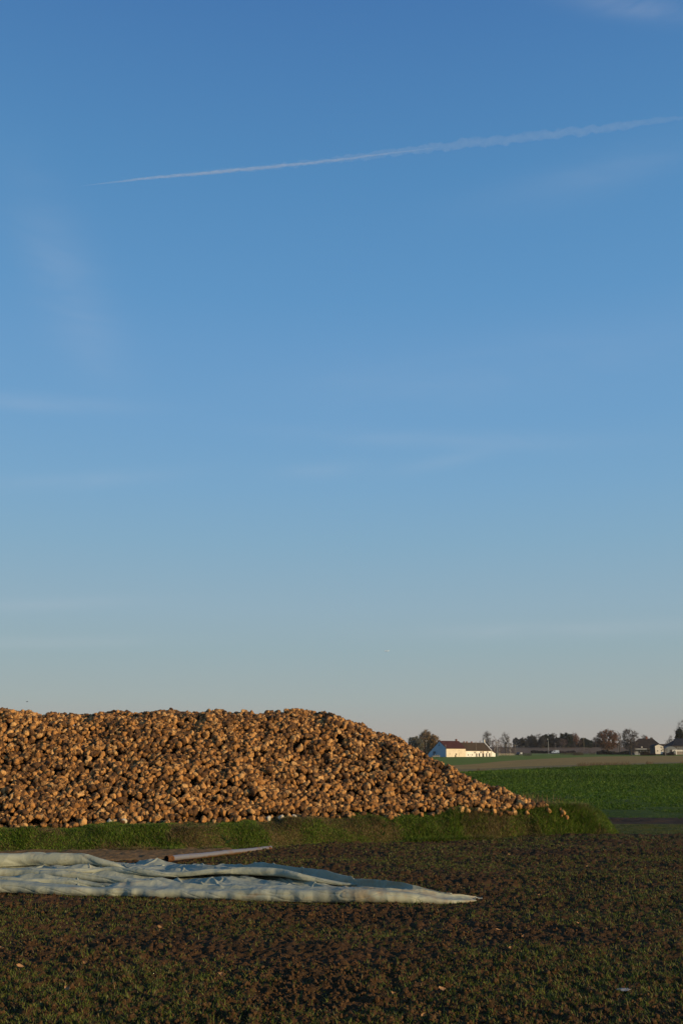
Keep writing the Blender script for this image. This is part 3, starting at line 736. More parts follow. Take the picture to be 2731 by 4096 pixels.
# the lowest back rows rest on the soil
gz = soil_big(UX, VY) - .012
Zs = VZ + gz; Zs[nroll:] = np.maximum(Zs[nroll:], soil_h(UX[nroll:], VY[nroll:]) + .005)
Vt = np.stack([UX, VY, Zs], -1)
me = make_mesh('tarpaulin', Vt, grid_quads(NV, len(U)), smooth=True)
tarp = link('tarpaulin', me, M['tarp'])
tag(tarp, 'crumpled pale green fleece tarpaulin lying folded on the dark field, narrowing to a point', 'tarpaulin')

def fold(x0, x1, dist, zb, r0, back, seed, drop_=.05):
    """a folded-over layer: rounded nose towards the front, running back into the sheet"""
    u = np.linspace(x0, x1, int((x1 - x0) / .010)); yf = np.interp(u, fxs, fys)
    end = np.clip(np.minimum((x1 - u) / .9, 1), 0.02, 1) ** .6
    yc = yf + dist + .13 * fbm(u * .7, u * 0, 3, seed) + (1 - end) * .15
    rr = r0 * end * (1 + .25 * noise2(u * 1.1, u * 0, seed + 1) + .12 * noise2(u * 4, u * 0, seed + 2))
    zc = (zb + .018 * noise2(u * .8, u * 0, seed + 3)) * (.2 + .8 * end); ph = np.linspace(R(-115), R(90), 26); nb = 16
    rowsY, rowsZ = [], []
    for a in ph:
        c_ = (1 - np.abs(noise2(u * 2.4 + a * .5, u * 0 + a * .4, seed + 4))) ** 12 * .018 + .006 * facet(u, u * 0 + a * .06, 20, .3, .05, seed + 6)
        rowsY.append(yc - (rr - c_ * end) * np.cos(a)); rowsZ.append(zc + (rr - .5 * c_ * end) * (1 + np.sin(a)))
    for k in range(1, nb + 1):
        f_ = k / nb; d_ = f_ * back
        cz_ = .020 * facet(u, u * 0 + d_, -30, .35, .18, seed + 8) * end * math.sin(math.pi * min(f_, .8))
        rowsY.append(yc + d_); rowsZ.append((zc + 2 * rr) * (1 - sstep(0, 1, f_)) + (zb - drop_) * sstep(0, 1, f_) + cz_)
    V = np.stack([np.repeat(u[None], len(rowsY), 0), np.array(rowsY), np.array(rowsZ) + soil_big(u, yc)[None]], -1)
    return link('fold', make_mesh('fold', V, grid_quads(len(rowsY), len(u)), smooth=True), M['tarp'], tarp)
fold(-7.2, -.15, .33, .055, .046, .34, 701)
fold(-7.2, -1.6, .80, .075, .040, .40, 731)
fold(-4.4, .35, 1.30, .07, .038, .42, 761)
fold(-7.2, -3.1, 2.75, .045, .085, .30, 791)
# ------------------------------------------------------------------ pipe
pa, pb = onplane(668, 3436, .055), onplane(1082, 3394, .012)
pipe = empty('pipe', (float(pa[0]), float(pa[1]), 0.0))
off = np.array([pa[0], pa[1], 0]); ax = pb - pa; Lp = np.linalg.norm(ax); ux = ax / Lp
b_ = MB(); n = 40
P_ = np.array([pa - off + ux * Lp * k / n + np.array([0, 0, .003 * math.sin(k * .35)]) for k in range(n + 1)])
b_.tube(P_, [.044 + .001 * math.sin(k * 1.9) for k in range(n + 1)], 20, cap=False).build('pipe_wall', M['pipe'], pipe, True)
e = MB(); e.tube(np.array([pa - off - ux * .01, pa - off + ux * .02, pa - off + ux * .10, pa - off + ux * .13]), [.048, .050, .048, .044], 20, cap=False).build('rusty_end', M['rust'], pipe, True)
e = MB(); e.tube(np.array([pa - off + ux * .0, pa - off + ux * .3]), [.039, .039], 20, cap=True).build('hollow', M['dark'], pipe, True)
e = MB(); e.tube(np.array([pb - off - ux * .09, pb - off, pb - off + ux * .01]), [.046, .045, .03], 16, cap=True).build('muddy_end', M['rust'], pipe, True)
tag(pipe, 'grey plastic pipe with rusty open end lying between tarpaulin and grass bank', 'pipe')

# ------------------------------------------------------------------ small things on the field
def leaf_mesh(seed):
    r = np.random.default_rng(seed); n = 9; V = []; L = .05; c1, c2 = r.uniform(.2, .9), r.uniform(.2, 1.0)
    for i in range(n):
        t_ = i / (n - 1); w = .022 * math.sin(math.pi * t_ ** .8) + .001
        for s_ in (-1, -.5, 0, .5, 1):
            V.append(((t_ - .5) * 2 * L, s_ * w * (1 + .2 * r.normal()), c1 * .03 * (2 * t_ - 1) ** 2 + c2 * .025 * s_ * s_ + r.normal(0, .0012)))
    V = np.array(V); q = grid_quads(n, 5); nV = len(V)
    V2 = V - np.array([0, 0, .0015]); 
    return np.vstack([V, V2]), np.vstack([q, q[:, ::-1] + nV])
LEAVES = [(5, 3794, 1.1, 'pale dry leaf at the frame edge left of the reddish clods'), (275, 3959, 1.35, 'large pinkish dry leaf standing upright low in the left corner'),
          (344, 3838, 1.1, 'flat tan dry leaf just above the left grassy patch'), (641, 3719, 1.25, 'dry brown leaf on dark soil midway below the tarpaulin roll'),
          (893, 3885, 1.0, 'small pale leaf, upper of two close together under the tarpaulin middle'), (880, 3897, 1.1, 'tan leaf, lower of two close together under the tarpaulin middle'),
          (1767, 3958, 1.1, 'rounded tan leaf in grass low right of centre'), (1992, 3721, 1.0, 'narrow dry leaf a little below and right of the tarpaulin tip'),
          (2091, 3745, .9, 'thin dry leaf lying flat right of the narrow leaf below the tarpaulin tip'), (2309, 3702, .9, 'yellowish leaf standing up in the right part of the field'),
          (2310, 3644, .75, 'small tan leaf straight above the yellowish upright leaf'), (2037, 3808, .9, 'curled leaf below the narrow dry leaf near the tarpaulin tip'),
          (2649, 3721, .85, 'small pale leaf close to the right edge of the field'), (2036, 3429, 1.1, 'tan leaf in front of the bank near the far field edge'),
          (2350, 3458, 1.1, 'pale leaf right of the bank end on the far field'), (2158, 3592, .9, 'small light leaf on the reddish streak right of the tarpaulin'),
          (80, 3880, 1.2, 'crumpled brown leaf amid clods in the left corner'), (1565, 3958, .95, 'brown leaf below the centre, amid sparse grass'), (1690, 4050, .9, 'little tan leaf at the very bottom middle')]
r = random.Random(3)
for k_, (a, b, s_, lab) in enumerate(LEAVES):
    p = onplane(a, b, 0.02); V, q = leaf_mesh(400 + k_)
    o = link('dry_leaf', make_mesh('dry_leaf', V, q, smooth=True), M['leaf'])
    z = float(soil_h(np.array([p[0]]), np.array([p[1]]))[0])
    o.location = (p[0], p[1], z + .028); o.rotation_euler = (r.uniform(.3, 1.0), r.uniform(-.4, .4), r.uniform(-.9, .9)); o.scale = (s_ * .52,) * 3
    tag(o, lab, 'leaf', 'dry leaves scattered on the field')
for a, b, nm, lab, ct, s_ in ((2487, 3942, 'plastic_scrap', 'crumpled whitish plastic scrap in the grass of the lower right field', 'scrap', .036), (2516, 3411, 'white_stone', 'small white stone near the right far edge of the seeded field', 'stone', .03)):
    p = onplane(a, b, .02); V, q, t = lump_base(71 + b, 8, 11); V = V * np.array([1.5, .8, .45]) if ct == 'scrap' else V
    V = V * s_ * (1 + .15 * noise(V[:, 0] * 5, V[:, 1] * 5, V[:, 2] * 5, 5)[:, None])
    o = link(nm, make_mesh(nm, V, q, t, smooth=False), M['whitebit']); o.location = (p[0], p[1], float(soil_h(np.array([p[0]]), np.array([p[1]]))[0]) + s_ * .5)
    tag(o, lab, ct)

# ------------------------------------------------------------------ trees
def skeleton(h, cw, ch0, n, r, trunk_r, shape='round', lean=0.0, fork=.35):
    """grow from trunk towards points filling the crown; returns segments (p,q,r0,r1) and tips"""
    cz = ch0 + (h - ch0) * .5; az = (h - ch0) * .5; ax_ = cw / 2
    pts = []
    while len(pts) < n:
        u = r.uniform(-1, 1, 3)
        l = np.linalg.norm(u)
        if l > 1 or l < .2 or r.uniform() > (.25 + .75 * l): continue
        f = 1.0
        if shape == 'vase': f = .55 + .45 * (u[2] + 1) / 2 * 1.1
        if shape == 'cone': f = max(.05, (1 - (u[2] + 1) / 2)) * 1.2
        lump = 1 + .22 * noise(np.array([u[0] * 2.2]), np.array([u[1] * 2.2]), np.array([u[2] * 2.2]), int(trunk_r * 999))[0]
        pts.append((u[0] * ax_ * f * lump + lean * (u[2] + 1) / 2, u[1] * ax_ * f * lump, cz + u[2] * az * lump))
    pts = np.array(pts); zf = ch0 + (h - ch0) * fork
    N = [np.array([0, 0, z]) + np.array([lean * z / h * .5, 0, 0]) for z in np.linspace(0, zf, 8)]; par = [-1] + list(range(7))
    root = N[-1]; order = np.argsort(np.linalg.norm(pts - root, axis=1))
    tips = []
    arr = np.zeros((n * 3 + 20, 3)); cnt = len(N); arr[:cnt] = N
    for i in order:
        p = pts[i]; d = np.linalg.norm(arr[2:cnt] - p, axis=1) + .35 * np.maximum(0, arr[2:cnt, 2] - p[2]); j = int(np.argmin(d)) + 2
        q = arr[j]; mid = (p + q) / 2 + r.normal(0, .06, 3) * np.linalg.norm(p - q) - np.array([0, 0, .05]) * np.linalg.norm(p - q)
        arr[cnt] = mid; par.append(j); cnt += 1; arr[cnt] = p; par.append(cnt - 1); tips.append(cnt); cnt += 1
    wgt = np.ones(cnt)
    for i in range(cnt - 1, 0, -1): wgt[par[i]] += wgt[i]
    rad = trunk_r * (wgt / wgt[0]) ** .5
    return arr[:cnt], np.array(par), rad, tips
def tree(name, label, px, Y, top, width, base=None, kind='bare', col=((.10, .085, .075),), n=170, twigs=11, trunk_r=None, crown0=.25, group=None, seed=0, shape='round', bark='bark', leafn=0, leafcol=None, leafsize=.32, dy=0, fork=.35, twl=1.0, tww=.034):
    r = np.random.default_rng(seed); g = standing(px, Y); g[2] += dy
    m = m_px(Y); h = float(atY(px, top, Y)[2] - g[2]); cw = width * m
    twigs = int(twigs * 1.6); tww = tww * .68; root = empty(name, tuple(map(float, g)), r.uniform(0, 6.28) if shape != 'cone' else 0)
    tr = trunk_r or .028 * h
    P, par, rad, tips = skeleton(h * .95, cw * .9, h * crown0, n, r, tr, shape, fork=fork)
    tb = MB()
    for i in range(1, len(P)):
        if rad[i] > .012: tb.tube(np.array([P[par[i]], P[i]]), [max(rad[par[i]] if par[i] > 0 else tr, .02) if rad[par[i]] < rad[i] * 1.7 else rad[i] * 1.15, max(rad[i], .02)], 5 if rad[i] > .08 else 3, cap=False)
    tb.build('trunk', M[bark], root, True)
    # crown: twigs from every outer node, with leaves
    src = np.array([i for i in range(8, len(P))]); k = np.repeat(src, twigs); nt = len(k)
    dirv = P[k] - P[np.array(par)[k]]; dirv /= np.linalg.norm(dirv, axis=1)[:, None] + 1e-6
    dirv = dirv * .8 + r.normal(0, .6, (nt, 3)) + np.array([0, 0, .35])
    if kind == 'weeping': dirv = r.normal(0, .45, (nt, 3)) + np.array([0, 0, -1.1])
    dirv /= np.linalg.norm(dirv, axis=1)[:, None]
    L = r.uniform(.05, .13, nt) * h * twl
    a = P[k]; e_ = a + dirv * L[:, None]; mid = (a + e_) / 2 + r.normal(0, .05, (nt, 3)) * L[:, None]
    s_ = np.cross(dirv, r.normal(size=(nt, 3))); s_ /= np.linalg.norm(s_, axis=1)[:, None]; w = (r.uniform(.6, 1.2, nt) * tww * max(1, Y / 500))[:, None] / 2
    V = np.stack([a - s_ * w, a + s_ * w, mid + s_ * w * .7, mid - s_ * w * .7, e_], 1).reshape(-1, 3)
    b = np.arange(nt)[:, None] * 5; Q = [b + np.array([0, 1, 2, 3])]; TR = [b + np.array([3, 2, 4])]
    C = [np.repeat(pal(col, [1] * len(col), nt, r), 5, 0)]; VV = [V]; off = len(V)
    if leafn:
        kk = np.repeat(np.arange(nt), leafn); kk = kk[r.uniform(0, 1, len(kk)) < .75]; f = r.uniform(.2, 1.05, len(kk))[:, None]
        c = a[kk] * (1 - f) + e_[kk] * f + r.normal(0, .10, (len(kk), 3)) * cw * .15
        u = r.normal(size=(len(kk), 3)); u /= np.linalg.norm(u, axis=1)[:, None]; v = np.cross(u, r.normal(size=(len(kk), 3))); v /= np.linalg.norm(v, axis=1)[:, None]
        sz = (leafsize * r.uniform(.5, 1.3, len(kk)))[:, None]
        LV = np.stack([c - u * sz, c + v * sz * .6, c + u * sz, c - v * sz * .6], 1).reshape(-1, 3)
        VV.append(LV); Q.append(off + np.arange(len(kk))[:, None] * 4 + np.arange(4)); C.append(np.repeat(pal(leafcol, [1] * len(leafcol), len(kk), r), 4, 0))
    me = make_mesh('crown', np.vstack(VV), np.vstack(Q), np.vstack(TR)); tint(me, np.vstack(C)); link('crown', me, M['leafage'], root)
    tag(root, label, 'tree', group); return root
TW = ((.11, .095, .085), (.085, .075, .07)); RED = ((.14, .085, .07), (.11, .075, .065)); BRN = ((.15, .11, .075), (.12, .09, .06)); GREY = ((.14, .13, .12), (.11, .10, .095))
EV = ((.012, .022, .012), (.018, .030, .016), (.02, .028, .018))
G1 = 'trees left of the red roofed barn'; G2 = 'bare trees behind the white farmhouse'; G3 = 'trees along the hill crest'; G4 = 'trees around the right farmstead'
tree('willow_tree', 'tall grey green weeping willow, leftmost of the clump by the barn', 1662, 490, 2936, 76, kind='weeping', col=((.20, .185, .15), (.16, .15, .12)), n=260, twigs=14, group=G1, seed=1, crown0=.05, tww=.07, leafn=2, leafcol=((.20, .185, .135), (.15, .145, .10)), leafsize=.2)
tree('bare_tree', 'tallest pale brown tree in the middle of the clump left of the barn', 1703, 500, 2923, 62, col=((.24, .18, .125), (.2, .165, .13)), n=240, twigs=13, group=G1, seed=2, crown0=.05, tww=.07, leafn=2, leafcol=((.26, .19, .13), (.21, .16, .11)), leafsize=.18)
tree('brown_tree', 'brown leafy tree right beside the red roofed barn gable', 1731, 480, 2937, 60, col=BRN, n=190, twigs=8, group=G1, seed=3, crown0=.05, leafn=3, leafcol=((.24, .145, .06), (.18, .115, .045), (.27, .17, .08)), leafsize=.24)
tree('bare_tree', 'faint bare tree top showing above the sloping right side of the heap', 1598, 620, 2944, 46, col=GREY, n=110, twigs=5, seed=4)
tree('bare_tree', 'tall fan shaped bare tree behind the white farmhouse chimney', 1949, 520, 2918, 46, col=TW, n=180, twigs=6, group=G2, seed=5, crown0=.18, shape='vase', fork=.12, tww=.05)
tree('bare_tree', 'flat topped bare tree right of the white farmhouse, above the fence', 2022, 540, 2926, 48, col=TW, n=130, twigs=6, group=G2, seed=6, crown0=.3, shape='vase', tww=.05)
tree('birch_tree', 'reddish twiggy birch right against the white farmhouse end wall', 1975, 515, 2944, 26, col=RED, n=110, twigs=8, group=G2, seed=7, crown0=.08, bark='birch')
tree('birch_tree', 'purplish birch with pale stem between the two bare trees by the fence', 1996, 525, 2952, 28, col=RED, n=110, twigs=8, group=G2, seed=8, crown0=.08, bark='birch')
tree('birch_tree', 'low reddish birch right of the flat topped bare tree', 2040, 560, 2965, 30, col=RED + GREY, n=90, twigs=7, group=G2, seed=9, crown0=.05, bark='birch')
tree('bare_tree', 'low reddish bush of twigs rising behind the brown farmhouse ridge', 1922, 540, 2960, 26, col=RED, n=70, twigs=6, group=G2, seed=10, crown0=.2)
crest = [  # px, top, width, kind, colour, label
    (2066, 2958, 34, 'bare', GREY, 'pale bare tree at the left end of the hill crest wood'),
    (2094, 2952, 40, 'dense', ((.05, .05, .045),), 'dark rounded tree second from the left in the crest wood'),
    (2128, 2938, 46, 'dense', ((.075, .062, .045), (.06, .055, .045)), 'broad brownish dome shaped tree left of the dark evergreens'),
    (2157, 2932, 34, 'bare', GREY, 'grey bare tree rising between the brown dome and the evergreens'),
    (2182, 2936, 34, 'ever', None, 'dark evergreen tree behind the street lamp top, left of the lamp'),
    (2204, 2935, 32, 'ever', None, 'dark evergreen with two points right of the street lamp'),
    (2216, 2929, 36, 'bare', GREY, 'thin pale bare tree standing behind the evergreens right of the lamp'),
    (2232, 2948, 32, 'dense', ((.05, .045, .04),), 'brown grey bushy tree between the lamp and the narrow pine'),
    (2250, 2932, 15, 'ever', None, 'narrow dark pine standing clear above the wood'),
    (2273, 2930, 34, 'ever', None, 'dark round topped pine with sky showing through'),
    (2300, 2930, 34, 'russet', RED, 'russet leaved tree right of the round dark pine'),
    (2334, 2950, 38, 'ever', None, 'low flat topped dark evergreen right of the russet tree'),
    (2358, 2962, 26, 'ever', None, 'short dark evergreen at the low right end of the crest wood'),
    (2382, 2944, 34, 'bare', GREY, 'pale bare tree just left of the spreading oak'),
    (2110, 2946, 42, 'bare', GREY, 'grey twiggy tree between the dark rounded tree and the brown dome'),
    (2170, 2946, 36, 'dense', ((.055, .05, .042),), 'dusky bushy crown low between the brown dome and the evergreens'),
    (2290, 2948, 34, 'dense', ((.045, .042, .036),), 'dark bushy crown low between the round pine and the russet tree'),
    (2318, 2954, 30, 'bare', RED, 'dull reddish twiggy crown between russet tree and flat topped evergreen'),
    (2255, 2952, 40, 'bare', RED, 'reddish bare tree with pale stem in front of the crest wood'),
]
for k_, (px, tp, w, kd, cl, lab) in enumerate(crest):
    Yk = 880 + (k_ % 3) * 14 if kd != 'bare' else 905
    if lab.startswith('reddish bare'): Yk = 850
    kw = dict(seed=20 + k_, group=G3, tww=.055)
    if kd == 'bare': tree('bare_tree', lab, px, Yk, tp, w, col=cl, n=120, twigs=6, **kw)
    elif kd == 'ever': tree('evergreen_tree', lab, px, Yk, tp, w * 1.05, col=EV, n=130, twigs=5, crown0=.04, leafn=5, leafcol=EV, leafsize=.42, **kw)
    elif kd == 'russet': tree('russet_tree', lab, px, Yk, tp, w, col=RED, n=120, twigs=5, crown0=.2, leafn=2, leafcol=((.20, .085, .045), (.15, .07, .04)), leafsize=.3, **kw)
    else: tree('round_tree', lab, px, Yk, tp, w, col=cl, n=140, twigs=8, crown0=.02, leafn=3, leafcol=cl, leafsize=.32, **kw)
def hedge(name, label, px0, px1, Y, hgt, depth, col, seed, group=None, n=2600, ls=.3):
    r = np.random.default_rng(seed); a = standing(px0, Y); b = standing(px1, Y); L = b[0] - a[0]
    o = empty(name, tuple(map(float, a)))
    t = r.uniform(0, 1, n); hh = hgt * (.75 + .35 * noise2(t * L / 3, t * 0, seed) + .12 * noise2(t * L / .8, t * 0, seed + 1))
    c = np.stack([t * L, r.uniform(-.5, .5, n) * depth, r.uniform(0, 1, n) ** .85 * hh], -1)
    u = r.normal(size=(n, 3)); u /= np.linalg.norm(u, axis=1)[:, None]; v = np.cross(u, r.normal(size=(n, 3))); v /= np.linalg.norm(v, axis=1)[:, None]; s_ = (ls * r.uniform(.5, 1.3, n))[:, None]
    me = make_mesh('foliage', np.stack([c - u * s_, c + v * s_ * .6, c + u * s_, c - v * s_ * .6], 1).reshape(-1, 3), np.arange(n * 4).reshape(-1, 4)); tint(me, np.repeat(pal(col, [1] * len(col), n, r), 4, 0)); link('foliage', me, M['leafage'], o)
    tb = MB()
    for q in np.linspace(.3, L - .3, max(4, int(L / 2.5))): tb.tube(np.array([[q, 0, -.1], [q + .1, 0, hgt * .6]]), [.08, .04], 5)
    tb.build('stems', M['bark'], o)
    return tag(o, label, 'hedge', group)
DK = ((.018, .02, .016), (.03, .028, .022)); UND = ((.035, .033, .028), (.05, .04, .034))
hedge('undergrowth_hedge', 'dark undergrowth at the foot of the crest wood, left half', 2052, 2260, 915, 8, 5, UND, 61, 'dark hedges', 9000, .5)
hedge('undergrowth_hedge', 'dark undergrowth at the foot of the crest wood, right half', 2250, 2420, 915, 6.5, 5, DK, 62, 'dark hedges', 7500, .5)
hedge('hedge', 'long low dark hedge beside the road behind the parked van', 2122, 2300, 655, 2.0, 2, DK, 63, 'dark hedges', 3000, .3)
hedge('hedge', 'dark clipped hedge in front of the spreading oak', 2385, 2520, 600, 2.3, 2.5, DK, 64, 'dark hedges', 3600, .3)
hedge('hedge', 'bushy dark shrub row before the dark roofed farmhouse', 2560, 2618, 545, 2.2, 2, UND, 65, 'dark hedges', 2600, .25)
hedge('hedge', 'low dark bushes between the little gabled house and the white arch wall', 2650, 2692, 545, 2.4, 2, UND, 66, 'dark hedges', 1400, .25)
hedge('shrub_row', 'purplish thicket between the bare trees behind the wooden fence', 1996, 2062, 575, 5.5, 4, ((.11, .075, .065), (.13, .10, .09), (.09, .07, .065)), 71, None, 2600, .13)
hedge('undergrowth_hedge', 'grey brown scrub on the hill crest around the spreading oak', 2395, 2545, 905, 6, 5, ((.07, .055, .05), (.05, .045, .042)), 72, 'dark hedges', 5200, .32)
hedge('shrub_row', 'dark bushy thicket at the foot of the trees left of the barn', 1640, 1748, 500, 4.5, 4, ((.06, .05, .035), (.08, .065, .045)), 73, None, 3800, .2)
hedge('shrub_row', 'thin reddish leafless shrubs right of the van along the road', 2238, 2378, 570, 3.2, 3, ((.10, .07, .055), (.12, .085, .06)), 67, None, 1500, .16)
hedge('shrub_row', 'yellowish scrub at the left end of the dark clipped hedge', 2290, 2330, 560, 2.3, 2, ((.13, .10, .05), (.11, .09, .05)), 68, None, 900, .16)
hedge('shrub_row', 'low reddish scrub in the meadow right of the fence', 2088, 2125, 520, 1.9, 2, ((.12, .08, .06), (.09, .075, .055)), 69, None, 500, .14)
OAK = ((.20, .085, .045), (.16, .075, .04), (.13, .08, .05))
tree('oak_tree', 'spreading oak with rusty red leaves and dark forked trunk', 2431, 640, 2915, 96, col=TW + RED, n=300, twigs=10, group=G4, seed=41, crown0=.15, leafn=1, leafcol=OAK, leafsize=.3, trunk_r=.75, fork=.1)
tree('bare_tree', 'slim pinkish bare tree between the oak and the tall birch', 2477, 660, 2922, 20, col=RED, n=80, twigs=6, group=G4, seed=42)
tree('birch_tree', 'tall drooping bare birch in front of the dark roofed farmhouse', 2522, 540, 2908, 66, kind='bare', col=((.12, .095, .085), (.09, .075, .07)), n=300, twigs=12, group=G4, seed=43, crown0=.12, tww=.05, fork=.55)
tree('bare_tree', 'rounded bare tree rising over the dark farmhouse roof by its red chimney', 2580, 600, 2932, 38, col=TW, n=140, twigs=7, group=G4, seed=44, crown0=.3, shape='vase')
tree('bare_tree', 'low crooked bare tree standing before the little gabled house', 2657, 530, 2984, 34, col=DK, n=45, twigs=3, group=G4, seed=45, crown0=.35, tww=.05, trunk_r=.2, shape='vase')
tree('bare_tree', 'pale thin bare tree between the little house and the dark conifer', 2684, 640, 2937, 18, col=GREY, n=80, twigs=6, group=G4, seed=46)
tree('bare_tree', 'dark bushy bare tree left of the conifer, above the low roof', 2670, 630, 2952, 26, col=((.07, .06, .055),), n=100, twigs=8, group=G4, seed=47, crown0=.05)
tree('conifer_tree', 'tall dark spruce behind the dark barn at the frame edge', 2722, 600, 2912, 66, col=EV, n=240, twigs=6, group=G4, seed=48, crown0=.03, leafn=5, leafcol=EV, leafsize=.45, shape='cone')
tree('bare_tree', 'tallest bare branching tree above the dark spruce', 2742, 630, 2878, 76, col=TW, n=190, twigs=6, group=G4, seed=49, crown0=.25, tww=.05)
tree('bare_tree', 'small thin sapling with pale stem before the white arch wall', 2660, 500, 2992, 16, col=GREY, n=40, twigs=4, seed=50, bark='birch', crown0=.3)

# ------------------------------------------------------------------ farm buildings
TH = R(43); c0 = standing(1785, 440, 3027); c0[2] -= .15
def win(parent, x, z, w, h, y=-.0, mt=None, frame=True):
    f = MB(); t_ = .07
    f.box(x - w / 2 - t_, x + w / 2 + t_, y - .06, y + .02, z - t_, z).box(x - w / 2 - t_, x + w / 2 + t_, y - .06, y + .02, z + h, z + h + t_)
    f.box(x - w / 2 - t_, x - w / 2, y - .06, y + .02, z, z + h).box(x + w / 2, x + w / 2 + t_, y - .06, y + .02, z, z + h).box(x - .03, x + .03, y - .05, y + .02, z, z + h)
    o = f.build('window', M['wood'] if mt is None else mt, parent)
    MB().box(x - w / 2, x + w / 2, y - .02, y + .03, z, z + h).build('pane', M['glass'], o)
barn = empty('red_roofed_barn', tuple(map(float, c0)), TH)
L, Wd_, ev, rg, ry, be = 12.75, 10.2, 3.75, 6.75, 3.9, 1.75
prof = [(0, 0), (Wd_, 0), (Wd_, be), (ry, rg), (0, ev)]
MB().prism(prof, 0, L).build('wall', M['barn_wall'], barn)
MB().prism([(u_ if u_ > 0 else .02, w_) for u_, w_ in prof], -.03, 0.0).build('gable_wall', M['blue_wall'], barn)['label'] = 'pale blue painted gable wall'
th = .2
rp = [(-.25, ev - .12), (ry, rg + .06), (Wd_ + .3, be - .08), (Wd_ + .3, be - .08 + th), (ry, rg + .06 + th), (-.25, ev - .12 + th)]
roof = MB().prism(rp, -.12, L + .1, chevron=True).build('roof', M['red_roof'], barn)
MB().box(L - 1.8, L - 1.2, ry - .25, ry + .4, rg, rg + .95).box(L - 1.86, L - 1.14, ry - .31, ry + .46, rg + .95, rg + 1.08).build('chimney', M['brick'], roof)
d = MB().box(-.08, .02, 6.1, 7.6, 0, 2.5).build('door', M['door'], barn); MB().box(-.13, -.07, 6.25, 6.75, .1, 1.5).build('notice', M['signwhite'], d)
MB().box(-.06, .02, 3.7, 4.5, 5.0, 5.25).build('vent_slot', M['dark'], barn); MB().box(-.06, .02, 3.95, 4.2, 5.55, 5.8).build('vent_hole', M['dark'], barn)
MB().tube(np.array([[-.12, .25, 0], [-.12, .25, ev + 1.6]]), [.06, .06], 6).build('drain_pipe', M['metal'], barn)
MB().box(5.5, 6.2, -.05, .02, 0, 1.0).build('hatch', M['dark'], barn)
MB().box(5.9, 6.6, -.25, .0, 1.15, 1.6).build('wall_lamp', M['dark'], barn)
for x_, z_, w_, h_ in ((2.0, 1.3, .6, .25), (8.2, .5, .12, 1.4), (8.0, 2.85, .6, .12), (9.7, 1.7, .25, .2)): MB().box(x_, x_ + w_, -.03, .02, z_, z_ + h_).build('wall_patch', M['shutter'], barn)
MB().prism([(Wd_, 0), (Wd_ + 2.6, 0), (Wd_ + 2.6, 1.0), (Wd_, 1.5)], .4, 5).build('lean_to', M['blue_wall'], barn)
tag(barn, 'cream walled barn with dark red tiled roof and blue gable', 'barn')
fh = empty('white_farmhouse', tuple(map(float, c0)), TH)
x0, x1, W2, e2, r2 = 12.87, 30.4, 8.0, 2.85, 6.15
MB().prism([(.05, 0), (W2, 0), (W2, e2), (W2 / 2, r2), (.05, e2)], x0, x1).build('wall', M['white_wall'], fh)
roof = MB().prism([(-.25, e2 - .12), (W2 / 2, r2 + .05), (W2 + .3, e2 - .12), (W2 + .3, e2 + .08), (W2 / 2, r2 + .25), (-.25, e2 + .08)], x0 - .02, x1 - .02, chevron=True).build('roof', M['brown_roof'], fh)
for x_ in (16.3, 18.2, 21.5): MB().box(x_, x_ + .5, W2 / 2 - .2, W2 / 2 + .3, r2, r2 + .75).build('vent_pipe', M['brick'], roof)
MB().prism([(-.1, e2 - .3), (-.1, e2 + .25), (W2 / 2, r2 + .6), (W2 + .1, e2 + .25), (W2 + .1, e2 - .3)], x1, x1 + .35).build('gable_parapet', M['white_wall'], fh)
ch = MB().box(x1 - .1, x1 + .4, W2 / 2 - .3, W2 / 2 + .35, r2 + .3, r2 + 1.5).box(x1 - .14, x1 + .44, W2 / 2 - .34, W2 / 2 + .39, r2 + 1.5, r2 + 1.6).build('chimney', M['white_wall'], fh)
MB().prism([(x1 + .352, 0), (x1 + 3.0, 0), (x1 + 3.0, 1.7), (x1 + .352, 2.75)], .05, W2 - 1, axis='y').build('side_annex', M['white_wall'], fh)
MB().prism([(x1 + .352, 2.78), (x1 + 3.15, 1.66), (x1 + 3.15, 1.82), (x1 + .352, 2.95)], -.1, W2 - .9, axis='y').build('annex_roof', M['brown_roof'], fh)
FX = lambda c: x0 + (c - 872) / (1205 - 872) * (x1 - x0)
for c, z, w, h in ((1010, .2, .75, 1.4), (1046, .35, .8, 1.35), (1141, .35, .85, 1.35), (1182, .35, .85, 1.35), (1066, 1.85, .6, .65), (1158, 1.85, .6, .65), (987, 1.75, .6, .65), (900, .75, .35, .6), (955, .75, .35, .6)): win(fh, FX(c), z, w, h, .05)
d = MB().box(FX(1096) - .45, FX(1096) + .45, -.04, .07, 0, 1.65).build('door', M['glass'], fh); MB().box(FX(1096) - .62, FX(1096) - .45, -.08, .07, 0, 1.75).box(FX(1096) + .45, FX(1096) + .62, -.08, .07, 0, 1.75).box(FX(1096) - .62, FX(1096) + .62, -.08, .07, 1.75, 1.9).build('door_frame', M['shutter'], d)
MB().box(FX(1096) - .5, FX(1096) + .5, -.02, .07, 1.98, 2.6).build('loft_hatch', M['shutter'], fh)
a = MB()
for k_ in range(9):
    u0, u1 = math.pi * k_ / 9, math.pi * (k_ + 1) / 9
    a.tube(np.array([[FX(928) + .5 * math.cos(u0), .02, .75 + .5 * math.sin(u0)], [FX(928) + .5 * math.cos(u1), .02, .75 + .5 * math.sin(u1)]]), [.05, .05], 4)
a.tube(np.array([[FX(928) + .5, .02, 0], [FX(928) + .5, .02, .75]]), [.05, .05], 4).tube(np.array([[FX(928) - .5, .02, 0], [FX(928) - .5, .02, .75]]), [.05, .05], 4)
a.build('walled_arch', M['wood'], fh)
tag(fh, 'long low white farmhouse with brown roof and white end chimney', 'house')
